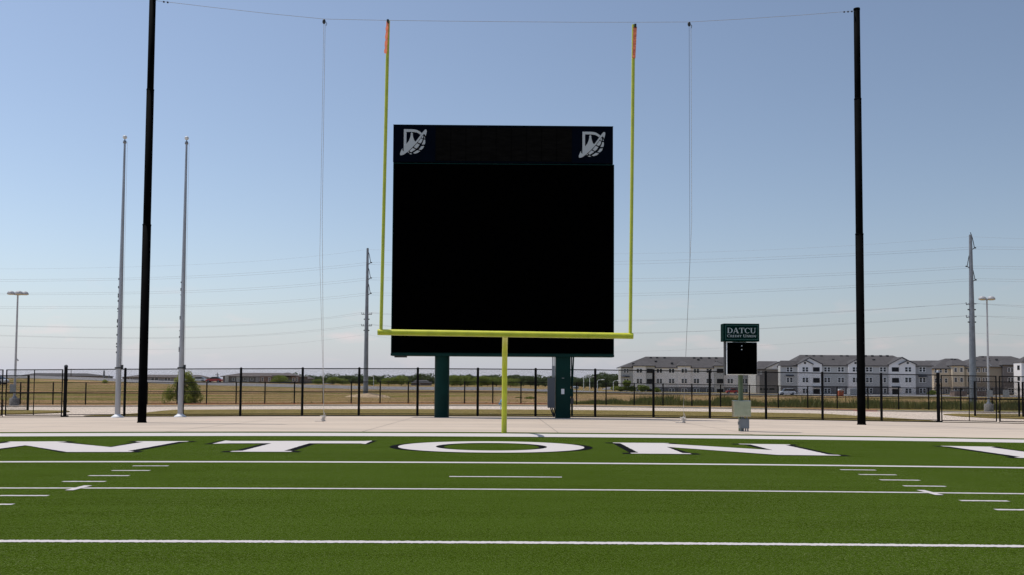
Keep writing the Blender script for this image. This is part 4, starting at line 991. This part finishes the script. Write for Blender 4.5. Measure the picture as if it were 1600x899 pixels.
for (a, c, f) in ((975, 982, 0), (994.3, 1002.3, 1.0), (1026.3, 1034.2, 0), (1045.3, 1053.3, 0), (1064.3, 1072.3, .9), (1084.2, 1092.2, 0), (1104, 1112.2, 0), (1136.8, 1145, 0), (1160, 1168, -.3)):
    for q0, q1 in ((576.6, 582.6), (592.4, 598.8), (608.2, 614)): win(A_, a, c, q0, q1, Y, f if q0 < 600 or f < 0 or a in (975,) else f+.03)
for a, c in ((1010, 1019.4), (1119.2, 1129.4)):
    for q0, q1 in ((576.4, 583), (592.2, 599.3), (608, 614)): opening(A_, a, c, q0, q1, Y, .9 if a > 1100 else .8)
awning(A_, 971, 984, 588.8, Y, 0)
b = Pieces()
for px, q in ((1021, 558), (1031, 558), (1043, 558), (1090, 558), (1101, 558), (1114, 558), (1125, 558), (990.5, 568), (1027, 564), (1051.5, 567), (1095.5, 561)):
    z = Zp(px, q, Y); x = Xp(px, Y); yv = Y+6.9-(Zp(px, 557, Y)-z)*2.1; b.box(x-.4, x+.4, yv-.6, yv-.1, z-.25, z+.12)
b.build('roof_vent', DARKM, A_)
# connecting wing
Y = 312
W_ = thing('apartment_wing', on(1203, Y), 'taupe garage wing with white gable between the white and grey apartment blocks', 'building')
wall(W_, 1181, 1187, 577, Y+4, 0, 10, GRW); wall(W_, 1187, 1219, 577, Y, 0, 14, BRWN)
wall(W_, 1196.5, 1219, 573.5, Y, .1, 1, BRWN, 577, 'gable_base')
hip(W_, 1183.5, 1224, 576.8, 563.8, Y, 0, 14, 10.5, 0)
gable(W_, 1196.5, 1240, 1217.5, 575.5, 566, Y, .5, 8, WHW)
b = MB(); x = Xp(1215, Y); z = Zp(1215, 573.3, Y); b.tube([(x, Y-.62, z), (x, Y-.45, z)], .32, 16); b.build('round_vent', DARKM, W_)
for a, c in ((1187.3, 1191), (1193, 1200), (1202.2, 1210)): 
    x0_, x1_ = Xp(a, Y), Xp(c, Y); MB().box(x0_, x1_, Y-.05, Y-.004, Zp(a, 609.3, Y), Zp(a, 607, Y)).build('window', GLASS, W_)
win(W_, 1188.2, 1189.9, 580.5, 584.5, Y, 0, False)
# B : grey block with white gabled bays
Y = 300
B_ = thing('apartment_building', on(1338, Y), 'grey three storey apartment block with white gabled bays behind the right black pole', 'building')
secs = [(1219.5, 1245.8, 572, 0, GRW, 1), (1245.8, 1267.6, 569, 1.1, WHW, 0), (1267.6, 1283.3, 569, .8, WHW, 0), (1283.3, 1324.5, 571.8, 0, GRW, 1), (1324.5, 1348.5, 568.6, 1.0, WHW, 0), (1348.5, 1388.3, 571.8, 0, GRW, 1), (1388.3, 1404, 568.8, .8, WHW, 0), (1404, 1428.5, 568.8, 1.1, WHW, 0), (1428.5, 1456.3, 571.6, 0, GR2, 1)]
for a, c, q, f, m, st in secs:
    wall(B_, a, c, q, Y, f, 2.5 if a < 1230 else 14 if st else 13.9, m)
    if st: MB().box(Xp(a, Y)+.02, Xp(c, Y)-.02, Y-.06, Y-.003, ground(Xp(a, Y), Y)-.4, Zp((a+c)/2, 603.6 if a < 1400 else 604.5, Y)).build('stone_base', STN, B_)
hip(B_, 1239, 1437, 571.2, 554.2, Y, 0, 14.2, 22, 27)
hip(B_, 1219.8, 1262, 571.8, 563.6, Y, 0, 3, 2, 12); hip(B_, 1418, 1458.5, 571.6, 563.3, Y, 0, 9, 12, 2.5)
gable(B_, 1246, 1282.8, 1264, 569, 559.5, Y, .75, 6, WHW); gable(B_, 1246, 1267.6, 1256.8, 569, 563.6, Y, 1.15, 3, WHW)
gable(B_, 1324.8, 1348.5, 1335.5, 568.8, 562.8, Y, 1.05, 4, WHW)
gable(B_, 1388.6, 1428.3, 1408.3, 569.5, 559, Y, .75, 6, WHW); gable(B_, 1404.2, 1428.5, 1416.3, 569.5, 563.8, Y, 1.15, 3, WHW)
for px, f in ((1256.3, 1.15), (1335, 1.05), (1416.3, 1.15)):
    b = MB(); x = Xp(px, Y); z = Zp(px, 567.6, Y); b.tube([(x, Y-f-.12, z), (x, Y-f+.05, z)], .34, 16); b.build('round_vent', DARKM, B_)
for (a, c, f) in ((1229.3, 1238.2, 0), (1252.3, 1261, 1.1), (1288, 1297, 0), (1309.6, 1318.5, 0), (1330.7, 1339.8, 1.0), (1353.2, 1362.6, 0), (1375.2, 1384.3, 0), (1412.2, 1421.4, 1.1), (1436.7, 1446, 0)):
    for q0, q1 in ((574.2, 580.9), (590.6, 597.4), (607.6, 614.2)):
        win(B_, a, c, q0, q1, Y, f+(.06 if (f == 0 and q0 > 600) else 0))
for a, c in ((1269.3, 1279.6), (1392.2, 1403.2)):
    for k, (q0, q1) in enumerate(((574.2, 581), (590.8, 598.2), (608, 616.5))): opening(B_, a, c, q0, q1, Y, .8, k == 1)
    awning(B_, a-1, c+1, 605.3, Y, .85)
awning(B_, 1227.5, 1240, 587.5, Y, 0); awning(B_, 1434.5, 1448, 588.6, Y, 0)
b = Pieces()
for px, q in ((1270.5, 555), (1282, 555), (1294, 555), (1326, 554.8), (1335.5, 554.8), (1364.5, 554.8), (1375.5, 554.8), (1389, 554.8), (1399.5, 554.8), (1308.5, 561), (1372.5, 561.5)):
    z = Zp(px, q, Y); x = Xp(px, Y); yv = Y+7-(Zp(px, 554.2, Y)-z)*2.1; b.box(x-.4, x+.4, yv-.6, yv-.1, z-.25, z+.12)
b.build('roof_vent', DARKM, B_)
# C : tan block
Y = 318
C_ = thing('apartment_building', on(1520, Y), 'cream and tan three storey apartment block behind the right transmission pole', 'building')
for a, c, q, f, m in ((1459.5, 1485, 576.2, 0, TANW), (1485, 1503.5, 571.4, 1.6, TANW), (1503.5, 1509, 574, .5, TAN2), (1509, 1523.5, 573.6, .2, TANW), (1523.5, 1565, 573.6, .1, TAN2), (1565, 1584, 570.6, 1.2, BRWN)):
    wall(C_, a, c, q, Y, f, 15, m)
    MB().box(Xp(a, Y)+.02, Xp(c, Y)-.02, Y-f-.06, Y-f-.003, ground(Xp(a, Y), Y)-.4, Zp((a+c)/2, 604.5, Y)).build('stone_base', TANS, C_)
hip(C_, 1456, 1530, 576, 559.4, Y, 0, 17, 40, 14); hip(C_, 1452, 1500, 575, 562.6, Y+6, 0, 17, 12, 10)
hip(C_, 1506, 1640, 573.4, 555.6, Y, .2, 16, 44, 40); hip(C_, 1483, 1506.5, 571.2, 562.5, Y, 1.6, 8, 11, 11); hip(C_, 1562.5, 1587, 570.3, 563.4, Y, 1.3, 8, 11, 11)
for (a, c, f, pr) in ((1461, 1463.4, 0, 0), (1468.8, 1471.5, 0, 0), (1476.6, 1479.8, 0, 0), (1488, 1491.6, 1.6, 0), (1497, 1500.8, 1.6, 0), (1511.8, 1515.2, .2, 0), (1524.5, 1531.2, .1, 1), (1535.6, 1542, .1, 1), (1572.2, 1580.4, 1.2, 1)):
    for q0, q1 in ((575.6, 581.4), (591, 597), (607.4, 613.4)): win(C_, a, c, q0+(1 if a < 1485 else 0), q1+(1 if a < 1485 else 0), Y, f+(.06 if q0 > 600 else 0), bool(pr))
b = Pieces()
for px, q in ((1497, 560.5), (1502, 561), (1534, 558), (1546, 557), (1555, 560), (1568, 561)):
    z = Zp(px, q, Y); x = Xp(px, Y); b.box(x-.4, x+.4, Y+4, Y+4.5, z-.25, z+.12)
b.build('roof_vent', DARKM, C_)
Y = 300
D_ = thing('apartment_building', on(1610, Y), 'white gabled apartment block cut by the right edge of the picture', 'building')
wall(D_, 1596.5, 1612, 566, Y, 0, 4.6, WHW); wall(D_, 1612, 1660, 569, Y, -.6, 5, GRW); hip(D_, 1596, 1664, 566, 556.5, Y, 0, 4.4, 12, 12)
for q0, q1 in ((571, 578), (588, 595), (605, 612)):
    win(D_, 1600.5, 1609, q0, q1, Y, 0); b = MB(); x = Xp(1596.5, Y); b.box(x-.06, x-.004, Y+1.0, Y+2.4, Zp(1596, q1, Y), Zp(1596, q0, Y)); b.build('window', GLASS, D_)
# brick enclosures
for p0, p1, lb in ((1492, 1509, 'low brick enclosure wall left of the right transmission pole'), (1526.5, 1539.5, 'low brick enclosure wall right of the right transmission pole')):
    Y = 262; g = on((p0+p1)/2, Y); t = thing('brick_enclosure', g, lb, 'wall', 'brick enclosures')
    x0_, x1_ = Xp(p0, Y), Xp(p1, Y); zt_ = Zp(p0, 610.8, Y)
    b = MB(); b.box(x0_, x1_, Y, Y+.3, g.z-.3, zt_-.15); b.box(x0_, x0_+.3, Y+.3, Y+3, g.z-.3, zt_-.15); b.box(x1_-.3, x1_, Y+.3, Y+3, g.z-.3, zt_-.15); b.build('wall', BRK, t)
    b = MB(); b.box(x0_-.1, x1_+.1, Y-.1, Y+3.1, zt_-.147, zt_); b.build('coping', TANS, t)
    b = Pieces()
    for x in (x0_+.15, x1_-.15): b.box(x-.35, x+.35, Y-.16, Y-.005, g.z-.3, zt_-.16)
    b.build('pier', BRK, t)
# left background buildings
def lowhouse(p0, p1, qe, qr, Y, hl, hr, wm, rm, label, wins, qb=None, name='house'):
    t = thing(name, on((p0+p1)/2, Y), label, 'building')
    wall(t, p0+1, p1-1, qe, Y, 0, 12, wm); hip(t, p0, p1, qe, qr, Y, 0, 12, hl, hr, rm)
    for a, c, q0, q1 in wins: win(t, a, c, q0, q1, Y, 0, c-a > 4)
    return t
lowhouse(28, 160, 587.6, 583.2, 430, 17, 34, GR2, ROOF, 'long low grey roofed building on the left horizon behind the gate', [(50+i*9, 53+i*9, 588.2, 589.6) for i in range(9)])
lowhouse(190, 312, 589.8, 585.6, 420, 22, 24, GR2, ROOFB, 'long low brown roofed building behind the tall black pole', [(200, 206, 590.6, 594), (236, 247, 590.5, 594), (257, 266, 591, 594.5), (280, 286, 591, 594.5)])
lowhouse(284, 322, 591, 586, 440, 12, 16, GR2, ROOFB, 'small brown roofed house behind the willow shrub', [(300, 305, 592, 595)])
Y = 380; t = thing('apartment_building', on(408, Y), 'low brown roofed apartment block with dark boxy bays left of the dark trees', 'building')
wall(t, 348, 469, 588.8, Y, 0, 14, BRWN); hip(t, 344, 472, 588.4, 582.6, Y, 0, 14, 26, 40, ROOFB); hip(t, 425, 460, 587, 582.2, Y-2, 0, 14, 15, 15, ROOFB)
wall(t, 352, 357.5, 587, Y, .6, 2, GRW); wall(t, 369.5, 377, 588, Y, .3, 2, GRW)
for a, c in ((386, 389), (399.5, 404.5), (406.5, 410.5)): wall(t, a, c, 589.3, Y, .3, 2, GR2)
for a, c in ((407.5, 425), (455.5, 468)):
    wall(t, a, c, 588, Y, 1.0, 2, BRK, name='bay')
    for k in (0, 1):
        u = a+2.5+k*(c-a-7); win(t, u, u+2.2, 590.8, 595.6, Y, 1.0, False)
for a in (363, 381, 392, 402.5, 430, 446): win(t, a, a+3, 591, 594.5, Y, 0, False)
lowhouse(470, 484, 592, 588, 450, 5, 5, BRWN, ROOFB, 'tiny brown house at the left end of the dark trees', [(475, 478, 593, 596)])
lowhouse(641, 672, 598.5, 594, 300+80, 7, 7, BRWN, ROOF, 'grey roofed house among trees just left of the round green column', [(652, 656, 600, 603)])
lowhouse(504, 515, 601.5, 596.5, 400, 4, 4, BRWN, ROOFB, 'tiny house between the trees right of the pale rope', [(508, 510.5, 602.5, 604.5)])
lowhouse(825, 838, 606.5, 605.2, 390, 3, 3, TANW, TANS, 'tiny tan hut under the trees right of the yellow post', [(829, 831, 607, 608)])
lowhouse(896, 905, 605, 603.5, 380, 2, 2, WHW, GALV, 'small white shed right of the square green column', [(899, 901, 606, 607.5)])
lowhouse(944, 966, 609, 605, 380, 8, 8, TANW, BRWN, 'low tan roofed hut left of the white apartments', [(952, 955, 610, 611.5)])
# far lamps and utility poles
def streetlight(px, Y, q, s, label):
    g = on(px, Y); zt_ = at(px, q, Y).z; t = thing('street_light', g, label, 'street light', 'distant street lights')
    MB().tube([(g.x, Y, g.z-.2), (g.x, Y, zt_-.5), (g.x+s*.3, Y, zt_-.1), (g.x+s*1.3, Y, zt_)], [.13, .10, .06, .05], 8).build('pole', WHITEM, t)
    b = MB(); b.ball((g.x+s*1.7, Y, zt_), .6, .3, .13, 10, 6); b.build('lamp_head', WHITEM, t)
streetlight(912, 330, 586, 1, 'leftmost tall white street light right of the square green column')
streetlight(921.5, 320, 589, 1, 'white street light beside a tall fence post right of the scoreboard')
streetlight(933.5, 300, 593.5, 1, 'white street light with bright head right of the tall fence post')
streetlight(958.5, 320, 595, 1, 'small street light left of the white apartments')
streetlight(583.5, 300, 588, -.3, 'thin white street light right of the left transmission pole')
def upole(px, Y, q, label, arm=1.3, r=.16):
    g = on(px, Y); zt_ = at(px, q, Y).z; t = thing('utility_pole', g, label, 'power pole', 'distant utility poles')
    MB().tube([(g.x, Y, g.z-.2), (g.x, Y, zt_)], [r, r*.7], 8).build('shaft', BARK if r < .3 else GALV, t)
    if arm: b = MB(); b.box(g.x-arm, g.x+arm, Y-.2, Y-.16, zt_-.9, zt_-.7); b.ball((g.x+.4, Y-.3, zt_-1.6), .25, .25, .45); b.build('crossarm', BARK, t)
upole(298, 330, 581.5, 'small utility pole seen beside the willow shrub', .7)
upole(339, 330, 582.3, 'small utility pole with transformer above the red car', .7)
upole(110.3, 300, 576.5, 'thin utility pole right of the left thick gate post', .0, .13)
upole(161.8, 290, 579, 'grey stub pole above the left dry bank', 0, .34)
upole(170, 300, 587, 'short grey post beside the stub pole on the left bank', 0, .3)
# ---------------------------------------------------------------- vehicles and yard things
def car(px, Y, L_, H_c, m, label, kind='hatch', rot=0, name='parked_car', roofm=None):
    g = on(px, Y)+Vector((0, 0, .05)); t = thing(name, (0, 0, 0), label, 'car'); W = .9
    def body(pts, y0_, y1_): b = MB(); b.prism(pts, 'y', y0_, y1_); return b
    h = H_c
    low = [(-L_/2, .3), (-L_/2+.05, .75), (-L_*.30, .92*h/1.5), (L_*.42, .95*h/1.5), (L_/2, .8), (L_/2, .3)]
    if kind == 'suv': top = [(-L_*.27, .94*h/1.5), (-L_*.17, h), (L_*.40, h), (L_*.47, .96*h/1.5)]
    else: top = [(-L_*.26, .92*h/1.5), (-L_*.10, h), (L_*.22, h), (L_*.42, .95*h/1.5)]
    body(low, -W, W).build('body', m, t, bevel=.05)
    body([(x, z) for x, z in top], -W*.86, W*.86).build('cabin_glass', CARG, t)
    xs_ = [p[0] for p in top]
    MB().box(top[1][0], top[2][0], -W*.84, W*.84, h-.02, h+.05).build('roof', roofm or m, t, bevel=.02)
    for x in (-L_*.31, L_*.31):
        for s in (-1, 1):
            wl = MB().tube([(x, s*W*.78, .33), (x, s*W*1.02, .33)], .33, 16).build('wheel', TYRE, t)
            MB().tube([(x, s*W*1.0, .33), (x, s*W*1.035, .33)], .18, 12).build('rim', GALV, wl)
    for s in (-1, 1): MB().box(-L_/2-.02, -L_/2+.1, s*.6-.16, s*.6+.16, .62, .74).build('headlight', LENS, t)
    t.location = g; t.rotation_euler = (0, 0, rot)
    return t
car(334.5, 262, 4.4, 1.5, CARR, 'red hatchback on the far left road beside white cars', rot=0, roofm=CARW)
car(310, 264, 4.4, 1.35, CARW, 'white car directly behind the red hatchback on the far road')
car(294.5, 266, 4.2, 1.3, CARW, 'white car hidden by the right flagpole and willow shrub')
car(1143.5, 290, 3.6, 1.5, CARR, 'red car parked before the white apartments')
car(1229.5, 270, 4.7, 1.7, CARW, 'white sport utility vehicle parked before the grey apartments', 'suv')
car(1496, 280, 4.4, 1.45, mat('car_grey', (.10, .11, .13), .3), 'dark car parked between the brick enclosure walls')
car(-9, 170, 4.4, 1.5, CARW, 'white car beyond the left gate, cut by the picture edge')
Y = 248; g = on(1313.3, Y); t = thing('portable_toilet', g, 'orange portable toilet with pale roof before the grey apartments', 'portable toilet')
MB().box(g.x-.62, g.x+.62, Y-.6, Y+.6, g.z, g.z+1.5).build('cabin', ORANGE, t, bevel=.04)
MB().prism([(g.x-.68, g.z+1.5), (g.x+.68, g.z+1.5), (g.x+.5, g.z+1.72), (g.x, g.z+1.8), (g.x-.5, g.z+1.72)], 'y', Y-.66, Y+.66).build('roof', WHITEM, t)
MB().box(g.x-.36, g.x+.36, Y-.64, Y-.604, g.z+.06, g.z+1.42).build('door', ORANGE, t)
MB().box(g.x-.2, g.x+.2, Y-.66, Y-.642, g.z+1.1, g.z+1.3).build('vent', GREYP, t)
Y = 270; g = on(1341, Y); t = thing('storage_container', g, 'pale grey storage container half hidden by the right black pole', 'container')
x0_, x1_ = Xp(1328, Y), Xp(1352, Y)
MB().box(x0_, x1_, Y, Y+2.4, g.z+.1, Zp(1340, 607.4, Y)).build('box', GR2, t, bevel=.03)
b = MB()
for i in range(18): x = x0_+.1+(x1_-x0_-.2)*i/17; b.box(x-.04, x+.04, Y-.04, Y-.003, g.z+.15, Zp(1340, 607.8, Y))
b.build('rib', GRW, t)
MB().box(x0_-.05, x1_+.05, Y-.06, Y+2.46, g.z, g.z+.097).build('frame', DARKM, t)
